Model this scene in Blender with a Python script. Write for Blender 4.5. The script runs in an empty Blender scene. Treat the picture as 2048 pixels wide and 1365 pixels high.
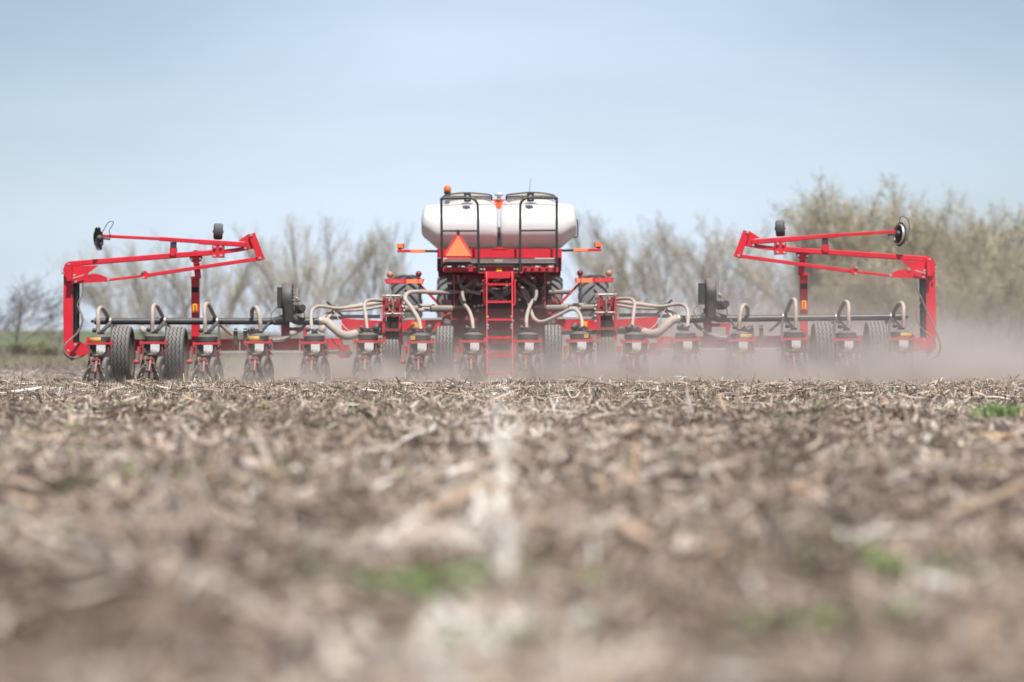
import bpy, math, random
import numpy as np
from mathutils import Vector, Matrix
random.seed(7)
rng = np.random.default_rng(11)
R = math.radians
SC = bpy.context.scene
COL = SC.collection

# ------------------------------------------------------------------ camera, sky, sun, exposure
F = 5708.0            # focal length in photo pixels (2048 px wide)
CAMH = 0.55
HOR = 690.0
cam = bpy.data.objects.new('camera', bpy.data.cameras.new('camera'))
COL.objects.link(cam)
cam.data.sensor_width = 36.0
cam.data.lens = 36.0 * F / 2048.0
cam.data.clip_start = 0.05
cam.data.clip_end = 6000
cam.location = (0, 0, CAMH)
cam.rotation_euler = (R(90) + math.atan((HOR - 682.5) / F), 0, 0)
cam.data.dof.use_dof = True
cam.data.dof.focus_distance = 33.0
cam.data.dof.aperture_fstop = 1.4
SC.camera = cam

SUN_EL, SUN_AZ = R(56), R(168)      # azimuth clockwise from +Y (view direction)
world = bpy.data.worlds.new('World'); SC.world = world
world.use_nodes = True
wn = world.node_tree; wn.nodes.clear()
def wnode(t, **k):
    n = wn.nodes.new(t)
    for a, b in k.items(): setattr(n, a, b)
    return n
w_out = wnode('ShaderNodeOutputWorld'); w_bg = wnode('ShaderNodeBackground')
sky = wnode('ShaderNodeTexSky', sky_type='NISHITA')
sky.sun_disc = False; sky.sun_elevation = SUN_EL; sky.sun_rotation = SUN_AZ
sky.air_density = 1.0; sky.dust_density = 1.0; sky.ozone_density = 3.0
w_bg.inputs['Strength'].default_value = 0.068
tc = wnode('ShaderNodeTexCoord'); sep = wnode('ShaderNodeSeparateXYZ')
wn.links.new(tc.outputs['Generated'], sep.inputs[0])
mr = wnode('ShaderNodeMapRange'); mr.inputs[1].default_value = -0.01; mr.inputs[2].default_value = 0.25
mr.inputs[3].default_value = 1.03; mr.inputs[4].default_value = 0.02
wn.links.new(sep.outputs['Z'], mr.inputs[0])
mp = wnode('ShaderNodeMapping'); mp.inputs['Scale'].default_value = (3.0, 3.0, 12)
nz = wnode('ShaderNodeTexNoise'); nz.inputs['Scale'].default_value = 2.2; nz.inputs['Detail'].default_value = 5; nz.inputs['Roughness'].default_value = .5
wn.links.new(tc.outputs['Generated'], mp.inputs[0]); wn.links.new(mp.outputs[0], nz.inputs[0])
nm = wnode('ShaderNodeMapRange'); nm.inputs[1].default_value = .3; nm.inputs[2].default_value = .75; nm.inputs[3].default_value = -.08; nm.inputs[4].default_value = .12
wn.links.new(nz.outputs[0], nm.inputs[0])
ad = wnode('ShaderNodeMath', operation='ADD'); ad.use_clamp = True
# lens vignette painted into the sky colour: bright middle, darker to both sides
mv = wnode('ShaderNodeMapRange', interpolation_type='SMOOTHSTEP'); mv.inputs[1].default_value = 0.02; mv.inputs[2].default_value = .25; mv.inputs[3].default_value = .0; mv.inputs[4].default_value = -.42
ab = wnode('ShaderNodeMath', operation='ABSOLUTE'); wn.links.new(sep.outputs['X'], ab.inputs[0]); wn.links.new(ab.outputs[0], mv.inputs[0])
a2 = wnode('ShaderNodeMath', operation='ADD'); wn.links.new(mr.outputs[0], a2.inputs[0]); wn.links.new(mv.outputs[0], a2.inputs[1])
wn.links.new(a2.outputs[0], ad.inputs[0]); wn.links.new(nm.outputs[0], ad.inputs[1])
mx = wnode('ShaderNodeMix', data_type='RGBA')
mx.inputs['B'].default_value = (8.6, 10.0, 12.0, 1)
wn.links.new(ad.outputs[0], mx.inputs['Factor']); wn.links.new(sky.outputs[0], mx.inputs['A'])
wn.links.new(mx.outputs['Result'], w_bg.inputs['Color'])
wn.links.new(w_bg.outputs[0], w_out.inputs['Surface'])

sun = bpy.data.objects.new('sun', bpy.data.lights.new('sun', 'SUN')); COL.objects.link(sun)
sun.data.energy = 4.2; sun.data.angle = R(0.53); sun.data.color = (1, .955, .89)
sd = Vector((math.sin(SUN_AZ) * math.cos(SUN_EL), math.cos(SUN_AZ) * math.cos(SUN_EL), math.sin(SUN_EL)))
sun.rotation_euler = sd.to_track_quat('Z', 'Y').to_euler()
sun.location = (0, -10, 30)

SC.view_settings.view_transform = 'Standard'; SC.view_settings.look = 'None'
SC.view_settings.gamma = 1; SC.view_settings.exposure = 0.47
SC.render.engine = 'CYCLES'
cy = SC.cycles
cy.use_denoising = True
cy.max_bounces = 6; cy.diffuse_bounces = 3; cy.glossy_bounces = 3; cy.transparent_max_bounces = 8; cy.volume_bounces = 1
cy.volume_step_rate = 1.0; cy.volume_max_steps = 128

# ------------------------------------------------------------------ helpers
class MB:
    """collects shapes that become one mesh"""
    def __init__(s): s.v = []; s.f = []; s.sm = []; s.mi = []; s.m = 0
    def add(s, vs, fs, smooth=False):
        b = len(s.v); s.v += [tuple(v) for v in vs]
        for f in fs: s.f.append(tuple(b + i for i in f)); s.sm.append(smooth); s.mi.append(s.m)
        return s
    def box(s, c, d, rot=None):
        hx, hy, hz = d[0] / 2, d[1] / 2, d[2] / 2
        P_ = [Vector((x, y, z)) for x in (-hx, hx) for y in (-hy, hy) for z in (-hz, hz)]
        if rot is not None: P_ = [rot @ p for p in P_]
        c = Vector(c)
        return s.add([p + c for p in P_], [(0, 1, 3, 2), (4, 6, 7, 5), (0, 4, 5, 1), (2, 3, 7, 6), (0, 2, 6, 4), (1, 5, 7, 3)])
    def prism(s, pts, depth):
        n = len(pts); pts = [Vector(p) for p in pts]; b = [p + Vector((0, depth, 0)) for p in pts]
        fs = [tuple(range(n)), tuple(range(2 * n - 1, n - 1, -1))]
        fs += [(i, i + n, (i + 1) % n + n, (i + 1) % n) for i in range(n)]
        return s.add(pts + b, fs)
    def beam(s, p0, p1, w, depth, w2=None, bev=.12):
        """bar between two points, w wide in the XZ plane, depth along Y, with chamfered edges"""
        p0, p1 = Vector(p0), Vector(p1); d = p1 - p0
        t = d.normalized(); u = Vector((-t.z, 0, t.x))
        if u.length < .1: u = Vector((1, 0, 0))
        u.normalize(); k = t.cross(u).normalized()
        w2 = w2 or w; ring = []
        for p, ww in ((p0, w), (p1, w2)):
            a, b = ww / 2, depth / 2; c = min(a, b) * bev * 2
            for (x, y) in ((a - c, -b), (a, -b + c), (a, b - c), (a - c, b), (-a + c, b), (-a, b - c), (-a, -b + c), (-a + c, -b)):
                ring.append(p + u * x + k * y)
        fs = [tuple(range(8)), tuple(range(15, 7, -1))] + [(i, i + 8, (i + 1) % 8 + 8, (i + 1) % 8) for i in range(8)]
        return s.add(ring, fs)
    def tube(s, pts, r, n=8, spline=True, cap=True, seg=5, ribs=0):
        pts = [Vector(p) for p in pts]
        if spline and len(pts) > 2:
            out = []
            q = [pts[0] * 2 - pts[1]] + pts + [pts[-1] * 2 - pts[-2]]
            for i in range(1, len(q) - 2):
                for j in range(seg):
                    t = j / seg
                    out.append(.5 * ((2 * q[i]) + (-q[i - 1] + q[i + 1]) * t + (2 * q[i - 1] - 5 * q[i] + 4 * q[i + 1] - q[i + 2]) * t * t + (-q[i - 1] + 3 * q[i] - 3 * q[i + 1] + q[i + 2]) * t ** 3))
            out.append(pts[-1]); pts = out
        N = len(pts); rs = r if isinstance(r, (list, tuple)) else None
        vs = []; up = Vector((0, 1, 0)); prev = None
        for i, p in enumerate(pts):
            t = (pts[min(i + 1, N - 1)] - pts[max(i - 1, 0)]).normalized()
            if prev is None:
                a = t.cross(up)
                if a.length < .05: a = t.cross(Vector((1, 0, 0)))
            else: a = prev - t * prev.dot(t)
            a.normalize(); prev = a; b = t.cross(a)
            rr = (rs[0] + (rs[-1] - rs[0]) * i / (N - 1)) if rs else r
            if ribs and i % 2: rr *= 1 - ribs
            for j in range(n):
                g = 2 * math.pi * j / n; vs.append(p + (a * math.cos(g) + b * math.sin(g)) * rr)
        fs = [(i * n + j, i * n + (j + 1) % n, (i + 1) * n + (j + 1) % n, (i + 1) * n + j) for i in range(N - 1) for j in range(n)]
        s.add(vs, fs, True)
        if cap: s.add([vs[j] for j in range(n)], [tuple(range(n))]); s.add(vs[-n:], [tuple(range(n - 1, -1, -1))])
        return s
    def lathe(s, prof, c, axis, n=24, smooth=True, cap=True):
        """prof: (radius, offset along axis)"""
        c = Vector(c); ax = Vector(axis).normalized()
        a = ax.cross(Vector((0, 0, 1)));
        if a.length < .05: a = ax.cross(Vector((0, 1, 0)))
        a.normalize(); b = ax.cross(a)
        vs = [c + ax * o + (a * math.cos(2 * math.pi * j / n) + b * math.sin(2 * math.pi * j / n)) * max(r, 1e-5) for (r, o) in prof for j in range(n)]
        fs = [(i * n + j, i * n + (j + 1) % n, (i + 1) * n + (j + 1) % n, (i + 1) * n + j) for i in range(len(prof) - 1) for j in range(n)]
        s.add(vs, fs, smooth)
        if cap and prof[0][0] > 1e-4: s.add(vs[:n], [tuple(range(n - 1, -1, -1))])
        if cap and prof[-1][0] > 1e-4: s.add(vs[-n:], [tuple(range(n))])
        return s
    def bolt(s, p, r=.014, d=.02):
        p = Vector(p); return s.lathe([(r, 0), (r, -d * .6), (r * .7, -d * .6), (r * .6, -d)], p, (0, 1, 0), 8, False)
    def sphere(s, c, r, n=16):
        return s.lathe([(r * math.sin(math.pi * i / 10), -r * math.cos(math.pi * i / 10)) for i in range(11)], c, (0, 0, 1), n)
    def build(s, name, mats, parent=None, loc=None, fix=True):
        me = bpy.data.meshes.new(name)
        me.from_pydata([tuple(v) for v in s.v], [], s.f)
        for m in (mats if isinstance(mats, (list, tuple)) else [mats]): me.materials.append(m)
        me.polygons.foreach_set('use_smooth', s.sm); me.polygons.foreach_set('material_index', s.mi)
        if fix:
            import bmesh
            bm = bmesh.new(); bm.from_mesh(me); bmesh.ops.recalc_face_normals(bm, faces=bm.faces); bm.to_mesh(me); bm.free()
        me.update()
        o = bpy.data.objects.new(name, me); COL.objects.link(o)
        if parent is not None: o.parent = parent
        if loc is not None: o.location = loc
        return o

def np_mesh(name, verts, faces, mat, k=4, smooth=False, attrs=None):
    me = bpy.data.meshes.new(name)
    nv, nf = len(verts), len(faces)
    me.vertices.add(nv); me.vertices.foreach_set('co', np.asarray(verts, np.float32).ravel())
    me.loops.add(nf * k); me.loops.foreach_set('vertex_index', np.asarray(faces, np.int32).ravel())
    me.polygons.add(nf); me.polygons.foreach_set('loop_start', np.arange(0, nf * k, k, dtype=np.int32))
    me.polygons.foreach_set('loop_total', np.full(nf, k, np.int32))
    me.polygons.foreach_set('use_smooth', np.full(nf, smooth, bool))
    for an, av in (attrs or {}).items():
        at = me.attributes.new(an, 'FLOAT', 'POINT'); at.data.foreach_set('value', np.asarray(av, np.float32))
    me.materials.append(mat); me.update(calc_edges=True); me.validate()
    return me
def link(name, me, parent=None, loc=None):
    o = bpy.data.objects.new(name, me); COL.objects.link(o)
    if parent is not None: o.parent = parent
    if loc is not None: o.location = loc
    return o
def tag(o, label=None, cat=None, group=None, kind=None):
    if label: o['label'] = label
    if cat: o['category'] = cat
    if group: o['group'] = group
    if kind: o['kind'] = kind
    return o
def empty(name, loc):
    o = bpy.data.objects.new(name, None); COL.objects.link(o); o.location = loc; o.empty_display_size = .2
    return o
def copy_tree(o, parent=None):
    c = o.copy(); COL.objects.link(c)
    if parent is not None: c.parent = parent
    for ch in list(o.children): copy_tree(ch, c)
    return c

# ------------------------------------------------------------------ materials
def mat(name, col, rough=.5, metal=0., dust=0., dustcol=(.42, .36, .31), nscale=6., var=.12, coat=0., spec=.5, bump=0.):
    m = bpy.data.materials.new(name); m.use_nodes = True; nt = m.node_tree; b = nt.nodes['Principled BSDF']
    N = lambda t, **k: (lambda n: [setattr(n, a, v) for a, v in k.items()] and n or n)(nt.nodes.new(t))
    b.inputs['Roughness'].default_value = rough; b.inputs['Metallic'].default_value = metal
    b.inputs['Specular IOR Level'].default_value = spec; b.inputs['Coat Weight'].default_value = coat
    tc_ = N('ShaderNodeTexCoord'); no = N('ShaderNodeTexNoise'); no.inputs['Scale'].default_value = nscale; no.inputs['Detail'].default_value = 6
    nt.links.new(tc_.outputs['Object'], no.inputs[0])
    r = N('ShaderNodeMapRange'); r.inputs[1].default_value = .3; r.inputs[2].default_value = .7; r.inputs[3].default_value = 1 - var; r.inputs[4].default_value = 1 + var
    nt.links.new(no.outputs[0], r.inputs[0])
    vm = N('ShaderNodeVectorMath', operation='SCALE'); vm.inputs[0].default_value = col; nt.links.new(r.outputs[0], vm.inputs['Scale'])
    out = vm.outputs[0]
    if dust > 0:      # settled dust: more on faces that look up, patchy elsewhere
        g = N('ShaderNodeNewGeometry'); sx = N('ShaderNodeSeparateXYZ'); nt.links.new(g.outputs['Normal'], sx.inputs[0])
        mz = N('ShaderNodeMapRange'); mz.inputs[1].default_value = .2; mz.inputs[2].default_value = 1; mz.inputs[3].default_value = 0; mz.inputs[4].default_value = min(.8, dust * 2.2)
        nt.links.new(sx.outputs['Z'], mz.inputs[0])
        n2 = N('ShaderNodeTexNoise'); n2.inputs['Scale'].default_value = nscale * .6; n2.inputs['Detail'].default_value = 8; n2.inputs['Roughness'].default_value = .65
        nt.links.new(tc_.outputs['Object'], n2.inputs[0])
        m2 = N('ShaderNodeMapRange'); m2.inputs[1].default_value = .42; m2.inputs[2].default_value = .75; m2.inputs[3].default_value = dust * .25; m2.inputs[4].default_value = dust
        nt.links.new(n2.outputs[0], m2.inputs[0])
        a = N('ShaderNodeMath', operation='ADD'); a.use_clamp = True; nt.links.new(mz.outputs[0], a.inputs[0]); nt.links.new(m2.outputs[0], a.inputs[1])
        x = N('ShaderNodeMix', data_type='RGBA'); nt.links.new(a.outputs[0], x.inputs['Factor']); nt.links.new(out, x.inputs['A']); x.inputs['B'].default_value = (*dustcol, 1)
        out = x.outputs['Result']
        rr = N('ShaderNodeMapRange'); rr.inputs[3].default_value = rough; rr.inputs[4].default_value = .9; nt.links.new(a.outputs[0], rr.inputs[0]); nt.links.new(rr.outputs[0], b.inputs['Roughness'])
    nt.links.new(out, b.inputs['Base Color'])
    if bump:
        bp = N('ShaderNodeBump'); bp.inputs['Strength'].default_value = bump; bp.inputs['Distance'].default_value = .01
        nt.links.new(no.outputs[0], bp.inputs['Height']); nt.links.new(bp.outputs[0], b.inputs['Normal'])
    return m
RED = mat('red_paint', (.60, .008, .026), .38, dust=.05, coat=.15)
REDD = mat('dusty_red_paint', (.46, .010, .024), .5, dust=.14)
REDFAR = mat('faded_red_paint', (.55, .03, .04), .55, dust=.45)
BLK = mat('black_steel', (.018, .020, .023), .42, dust=.10)
PIPE = mat('black_pipe', (.022, .026, .032), .38, dust=.09)
BLKD = mat('dusty_black_plastic', (.020, .022, .025), .5, dust=.16)
RUB = mat('dusty_rubber', (.075, .074, .073), .85, dust=.32, dustcol=(.28, .26, .24), nscale=9, spec=.2)
RUBT = mat('tractor_rubber', (.05, .053, .057), .8, dust=.22, dustcol=(.26, .25, .24), nscale=5, spec=.2)
GROOVE = mat('groove_rubber', (.02, .02, .02), .9, spec=.1)
HOSE = mat('tan_hose', (.42, .355, .295), .6, dust=.25, dustcol=(.5, .43, .36), nscale=12)
HOSED = mat('grey_hose', (.16, .14, .13), .7, dust=.3)
TANK = mat('white_tank_plastic', (.74, .735, .725), .32, dust=.18, dustcol=(.55, .46, .38), nscale=3, var=.03)
WHT = mat('white_plastic', (.56, .58, .58), .4, dust=.2)
ORG = mat('orange_reflector', (.95, .24, .09), .4, dust=.05, var=.03)
SMV = mat('fluorescent_orange', (1.0, .27, .11), .5, dust=.04, var=.02)
SMVR = mat('red_reflector', (.62, .035, .04), .35, dust=.25, dustcol=(.6, .35, .33))
ORL = mat('orange_lens', (.85, .17, .02), .15, coat=.6, var=.05)
AML = mat('amber_lens', (.50, .17, .07), .2, coat=.5, dust=.25)
RDL = mat('dark_red_lens', (.20, .008, .018), .15, coat=.6, dust=.05)
YEL = mat('yellow_plastic', (.55, .31, .01), .5, dust=.25)
YELS = mat('yellow_sticker', (.88, .42, .02), .5, var=.03)
STEEL = mat('zinc_steel', (.55, .53, .48), .35, metal=.7, dust=.35)
STEELD = mat('worn_steel', (.30, .29, .28), .4, metal=.6, dust=.5)
RIMW = mat('pale_rim', (.30, .27, .25), .5, dust=.3)
WARM = mat('worn_red_arm', (.22, .03, .03), .7, dust=.22, nscale=22)
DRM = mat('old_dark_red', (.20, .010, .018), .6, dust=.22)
GREYP = mat('grey_shield', (.16, .13, .12), .6, dust=.4)
CHAIN = mat('dirty_linkage', (.15, .12, .10), .7, metal=.3, dust=.3)
GREEN = mat('tractor_dark_body', (.03, .035, .035), .5, dust=.3)
GLASS = mat('cab_glass', (.03, .04, .05), .08, coat=.5)

# ------------------------------------------------------------------ ground
def vnoise(x, y, s, seed):
    """smooth value noise on arrays"""
    x = x / s; y = y / s
    xi = np.floor(x).astype(np.int64); yi = np.floor(y).astype(np.int64); fx = x - xi; fy = y - yi
    fx = fx * fx * (3 - 2 * fx); fy = fy * fy * (3 - 2 * fy)
    def h(a, b):
        n = (a * 374761393 + b * 668265263 + seed * 974634777) & 0xffffffff
        n = ((n ^ (n >> 13)) * 1274126177) & 0xffffffff
        return ((n ^ (n >> 16)) & 0xffff) / 65535.0
    return (h(xi, yi) * (1 - fx) + h(xi + 1, yi) * fx) * (1 - fy) + (h(xi, yi + 1) * (1 - fx) + h(xi + 1, yi + 1) * fx) * fy
def gz(x, y):
    x = np.asarray(x, float); y = np.asarray(y, float)
    near = np.clip((60 - y) / 14, 0, 1) * np.clip((y + 6) / 3, 0, 1)
    z = (vnoise(x, y, 1.3, 1) - .5) * .07 + (vnoise(x, y, .45, 2) - .5) * .06 + (vnoise(x, y, .16, 3) - .5) * .06
    z += np.maximum(0, vnoise(x, y, .33, 5) - .72) * .16
    z += (vnoise(x, y, .07, 8) - .5) * .022
    z += .012 * np.sin(x * 2 * math.pi / .75 + 1.2)
    crest = .012 * np.exp(-((y - 34.6) / 2.4) ** 2)
    return z * near + crest * near * (0.4 + vnoise(x, y, 2.2, 9)) - .012
def grid_axis(dense0, dense1, step, lo, hi, g=1.12):
    a = list(np.arange(dense0, dense1 + 1e-6, step)); s = step; b = []
    x = dense1
    while x < hi: s *= g; x += s; b.append(min(x, hi))
    s = step; x = dense0; c = []
    while x > lo: s *= g; x -= s; c.append(max(x, lo))
    return np.array(c[::-1] + a + b)
def ground_mat():
    m = bpy.data.materials.new('field_soil'); m.use_nodes = True; nt = m.node_tree; b = nt.nodes['Principled BSDF']
    b.inputs['Roughness'].default_value = .95; b.inputs['Specular IOR Level'].default_value = .15
    tc_ = nt.nodes.new('ShaderNodeTexCoord')
    n1 = nt.nodes.new('ShaderNodeTexNoise'); n1.inputs['Scale'].default_value = 9; n1.inputs['Detail'].default_value = 8; n1.inputs['Roughness'].default_value = .7
    n2 = nt.nodes.new('ShaderNodeTexNoise'); n2.inputs['Scale'].default_value = 1.1; n2.inputs['Detail'].default_value = 4
    nt.links.new(tc_.outputs['Object'], n1.inputs[0]); nt.links.new(tc_.outputs['Object'], n2.inputs[0])
    r1 = nt.nodes.new('ShaderNodeValToRGB'); e = r1.color_ramp.elements
    e[0].position = .3; e[0].color = (.040, .029, .024, 1); e[1].position = .72; e[1].color = (.26, .21, .17, 1)
    k = e.new(.5); k.color = (.12, .09, .07, 1)
    nt.links.new(n1.outputs[0], r1.inputs[0])
    r2 = nt.nodes.new('ShaderNodeValToRGB'); e = r2.color_ramp.elements
    e[0].position = .35; e[0].color = (.75, .72, .7, 1); e[1].position = .7; e[1].color = (1.25, 1.22, 1.2, 1)
    nt.links.new(n2.outputs[0], r2.inputs[0])
    x = nt.nodes.new('ShaderNodeMix'); x.data_type = 'RGBA'; x.blend_type = 'MULTIPLY'; x.inputs['Factor'].default_value = 1
    nt.links.new(r1.outputs[0], x.inputs['A']); nt.links.new(r2.outputs[0], x.inputs['B']); nt.links.new(x.outputs['Result'], b.inputs['Base Color'])
    return m
xs = grid_axis(-9.5, 9.5, .05, -2500, 2500); ys = grid_axis(2.5, 48, .06, -400, 5000)
X, Y = np.meshgrid(xs, ys); Z = gz(X, Y)
Z = np.where(Y > 60, -.012, Z)
nx, ny = len(xs), len(ys)
idx = np.arange(nx * ny).reshape(ny, nx)
fc = np.stack([idx[:-1, :-1], idx[:-1, 1:], idx[1:, 1:], idx[1:, :-1]], -1).reshape(-1, 4)
tag(link('ground', np_mesh('ground', np.stack([X, Y, Z], -1).reshape(-1, 3), fc, ground_mat(), smooth=True)), kind='structure')

def ramp_mat(name, ramp, rough=.85, transl=0.0, attr='tone', nscale=40, nvar=.18):
    m = bpy.data.materials.new(name); m.use_nodes = True; nt = m.node_tree; b = nt.nodes['Principled BSDF']
    b.inputs['Roughness'].default_value = rough; b.inputs['Specular IOR Level'].default_value = .25
    a = nt.nodes.new('ShaderNodeAttribute'); a.attribute_name = attr
    r = nt.nodes.new('ShaderNodeValToRGB'); e = r.color_ramp.elements
    e[0].position = ramp[0][0]; e[0].color = (*ramp[0][1], 1); e[1].position = ramp[-1][0]; e[1].color = (*ramp[-1][1], 1)
    for p, c in ramp[1:-1]: k = e.new(p); k.color = (*c, 1)
    nt.links.new(a.outputs['Fac'], r.inputs[0])
    tc_ = nt.nodes.new('ShaderNodeTexCoord'); no = nt.nodes.new('ShaderNodeTexNoise'); no.inputs['Scale'].default_value = nscale
    nt.links.new(tc_.outputs['Object'], no.inputs[0])
    q = nt.nodes.new('ShaderNodeMapRange'); q.inputs[1].default_value = .3; q.inputs[2].default_value = .7; q.inputs[3].default_value = 1 - nvar; q.inputs[4].default_value = 1 + nvar
    nt.links.new(no.outputs[0], q.inputs[0])
    s = nt.nodes.new('ShaderNodeVectorMath'); s.operation = 'SCALE'; nt.links.new(r.outputs[0], s.inputs[0]); nt.links.new(q.outputs[0], s.inputs['Scale'])
    nt.links.new(s.outputs[0], b.inputs['Base Color'])
    if transl:
        t = nt.nodes.new('ShaderNodeBsdfTranslucent'); nt.links.new(s.outputs[0], t.inputs[0])
        mxs = nt.nodes.new('ShaderNodeMixShader'); mxs.inputs[0].default_value = transl
        nt.links.new(b.outputs[0], mxs.inputs[1]); nt.links.new(t.outputs[0], mxs.inputs[2]); nt.links.new(mxs.outputs[0], nt.nodes['Material Output'].inputs[0])
    return m
STRAW = ramp_mat('dry_residue', [(0, (.040, .029, .024)), (.16, (.14, .100, .078)), (.36, (.31, .24, .19)), (.6, (.48, .39, .315)), (.80, (.61, .53, .455)), (.90, (.57, .36, .21)), (1, (.78, .73, .67))], transl=.12)
LEAF = ramp_mat('weed_leaves', [(0, (.10, .20, .05)), (.5, (.20, .36, .09)), (1, (.34, .48, .18))], transl=.3)
DRYG = ramp_mat('dry_grass', [(0, (.14, .12, .10)), (.4, (.27, .235, .19)), (.7, (.24, .24, .15)), (1, (.40, .35, .30))], transl=.2)
GRSG = ramp_mat('margin_grass', [(0, (.20, .16, .12)), (.45, (.30, .25, .19)), (.6, (.22, .22, .10)), (.8, (.20, .25, .09)), (1, (.34, .31, .18))], transl=.2)

def strips(px, py, pz, L, W, yaw, pitch, roll, bend, nseg=2, curl=0.):
    """many little bent strips: returns verts, faces"""
    n = len(px)
    t = np.linspace(-.5, .5, nseg + 1)
    d = np.stack([np.cos(yaw) * np.cos(pitch), np.sin(yaw) * np.cos(pitch), np.sin(pitch)], -1)
    s0 = np.stack([-np.sin(yaw), np.cos(yaw), np.zeros(n)], -1)
    u0 = np.cross(d, s0)
    s = s0 * np.cos(roll)[:, None] + u0 * np.sin(roll)[:, None]; u = np.cross(d, s)
    c = np.stack([px, py, pz], -1)
    V = []
    for tt in t:
        ctr = c + d * (L * tt)[:, None] + u * (bend * (tt * tt - .08) * 4)[:, None]
        w = W * (1 - .45 * abs(tt * 2) ** 2)
        V.append(ctr - s * (w / 2)[:, None]); V.append(ctr + s * (w / 2)[:, None])
    V = np.stack(V, 1).reshape(-1, 3)
    k = 2 * (nseg + 1); base = (np.arange(n) * k)[:, None]
    Fq = []
    for i in range(nseg): Fq.append(np.concatenate([base + 2 * i, base + 2 * i + 1, base + 2 * i + 3, base + 2 * i + 2], 1))
    return V, np.stack(Fq, 1).reshape(-1, 4), k
def scatter(n, y0, y1, p=1.0, margin=2.4):
    """points in the view wedge, uniform per area (p=1) or denser near (p>1)"""
    u = rng.random(n) ** p
    y = np.sqrt(y0 * y0 + (y1 * y1 - y0 * y0) * u)
    x = (rng.random(n) * 2 - 1) * (.18 * y + margin)
    return x, y
def patch(x, y): return vnoise(x, y, .9, 23) * .3 + vnoise(x, y, .4, 21) * .4 + vnoise(x, y, .15, 22) * .3
VV, FF, TT = [], [], []; off = 0
def push(v, f, tone, k):
    global off
    VV.append(v); FF.append(f + off); TT.append(np.repeat(tone, k)); off += len(v)
# flat-lying chaff, straw and leaf pieces
for (n, y0, y1, Lm, Wm) in ((140000, 3.0, 13.0, .045, .010), (200000, 12, 25, .045, .0085), (300000, 24, 50, .038, .0075), (26000, 50, 62, .05, .012)):
    x, y = scatter(n, y0, y1)
    keep = rng.random(n) < np.clip(.22 + 5 * (patch(x, y) - .46) + .4 * np.exp(-(x / .5) ** 2) + .5 * np.exp(-((x + .08) / .12) ** 2), .04, 1); x, y = x[keep], y[keep]; n = len(x)
    L = np.clip(rng.exponential(Lm, n) + .02 + (rng.random(n) < .03) * .12, .02, .34); W = np.clip(rng.lognormal(math.log(Wm), .55, n), .003, .035)
    W = np.minimum(W, L * .6)
    pitch = rng.normal(0, .28, n); st = rng.random(n) < .12; pitch = np.where(st, rng.normal(.9, .4, n), pitch)
    L = np.where(st, L * .7, L)
    z = gz(x, y) + rng.random(n) ** 2 * .035 + .004 + np.abs(np.sin(pitch)) * L * .4
    tone = np.clip(.30 + .6 * (vnoise(x, y, .6, 31) - .5) + rng.normal(.18, .28, n) + .13 * np.exp(-(x / .6) ** 2) + .28 * np.exp(-((x + .08) / .10) ** 2), 0, 1)
    v, f, k = strips(x, y, z, L, W, rng.random(n) * 6.283, pitch, rng.normal(0, .5, n), rng.normal(0, .12, n) * L)
    push(v, f, tone, k)
# longer stalk and leaf strips
n = 3400; x, y = scatter(n, 4, 44); L = rng.uniform(.12, .38, n); W = rng.uniform(.008, .032, n); pitch = rng.normal(0, .16, n)
v, f, k = strips(x, y, gz(x, y) + .03 + rng.random(n) * .03, L, W, rng.random(n) * 6.283, pitch, rng.normal(0, .4, n), rng.normal(0, .1, n) * L, nseg=4)
push(v, f, np.clip(rng.normal(.66, .18, n), 0, 1), 10)
# thin upright stubble and curled fibres
for (n, y0, y1) in ((9000, 5, 24), (40000, 24, 46), (16000, 31, 38)):
    x, y = scatter(n, y0, y1)
    L = np.clip(rng.exponential(.03, n) + .025, .02, .13); W = rng.uniform(.002, .006, n)
    pitch = rng.normal(1.15, .4, n)
    v, f, k = strips(x, y, gz(x, y) + L * .42, L, W, rng.random(n) * 6.283, pitch, rng.normal(0, .6, n), rng.normal(0, .25, n) * L, nseg=3)
    push(v, f, np.clip(rng.normal(.62, .2, n), 0, 1), k)
me = np_mesh('crop_residue', np.concatenate(VV), np.concatenate(FF), STRAW, attrs={'tone': np.concatenate(TT)})
tag(link('crop_residue', me), 'chopped dry straw and stalk litter covering the soil', kind='stuff')

# clods of soil
def rocks(n, y0, y1, smin, smax):
    V0 = []
    ico = [(-1, 0, .0), (1, 0, 0), (0, -1, 0), (0, 1, 0), (0, 0, -.6), (0, 0, .8), (.7, .7, .3), (-.7, .7, .3), (.7, -.7, .3), (-.7, -.7, .3)]
    fs = [(5, 6, 3), (5, 3, 7), (5, 7, 0), (5, 0, 9), (5, 9, 2), (5, 2, 8), (5, 8, 1), (5, 1, 6), (4, 3, 6), (4, 6, 1), (4, 1, 8), (4, 8, 2), (4, 2, 9), (4, 9, 0), (4, 0, 7), (4, 7, 3)]
    x, y = scatter(n, y0, y1); s = smin + (smax - smin) * rng.random(n) ** 3
    b = np.array(ico)[None] * s[:, None, None] * rng.uniform(.7, 1.3, (n, 10, 3)); b[..., 2] *= .6
    c = np.stack([x, y, gz(x, y) + s * .1], -1)[:, None]
    v = (b + c).reshape(-1, 3); f = (np.array(fs)[None] + (np.arange(n) * 10)[:, None, None]).reshape(-1, 3)
    return v, f, np.repeat(rng.random(n), 10)
CLOD = ramp_mat('soil_clods', [(0, (.05, .038, .030)), (.5, (.14, .105, .082)), (1, (.30, .25, .205))], nscale=60, nvar=.3)
a = rocks(9500, 3.6, 46, .008, .07)
tag(link('soil_clods', np_mesh('soil_clods', a[0], a[1], CLOD, k=3, smooth=False, attrs={'tone': a[2]})), 'crumbled clods of dark soil among the straw', kind='stuff')

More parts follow.
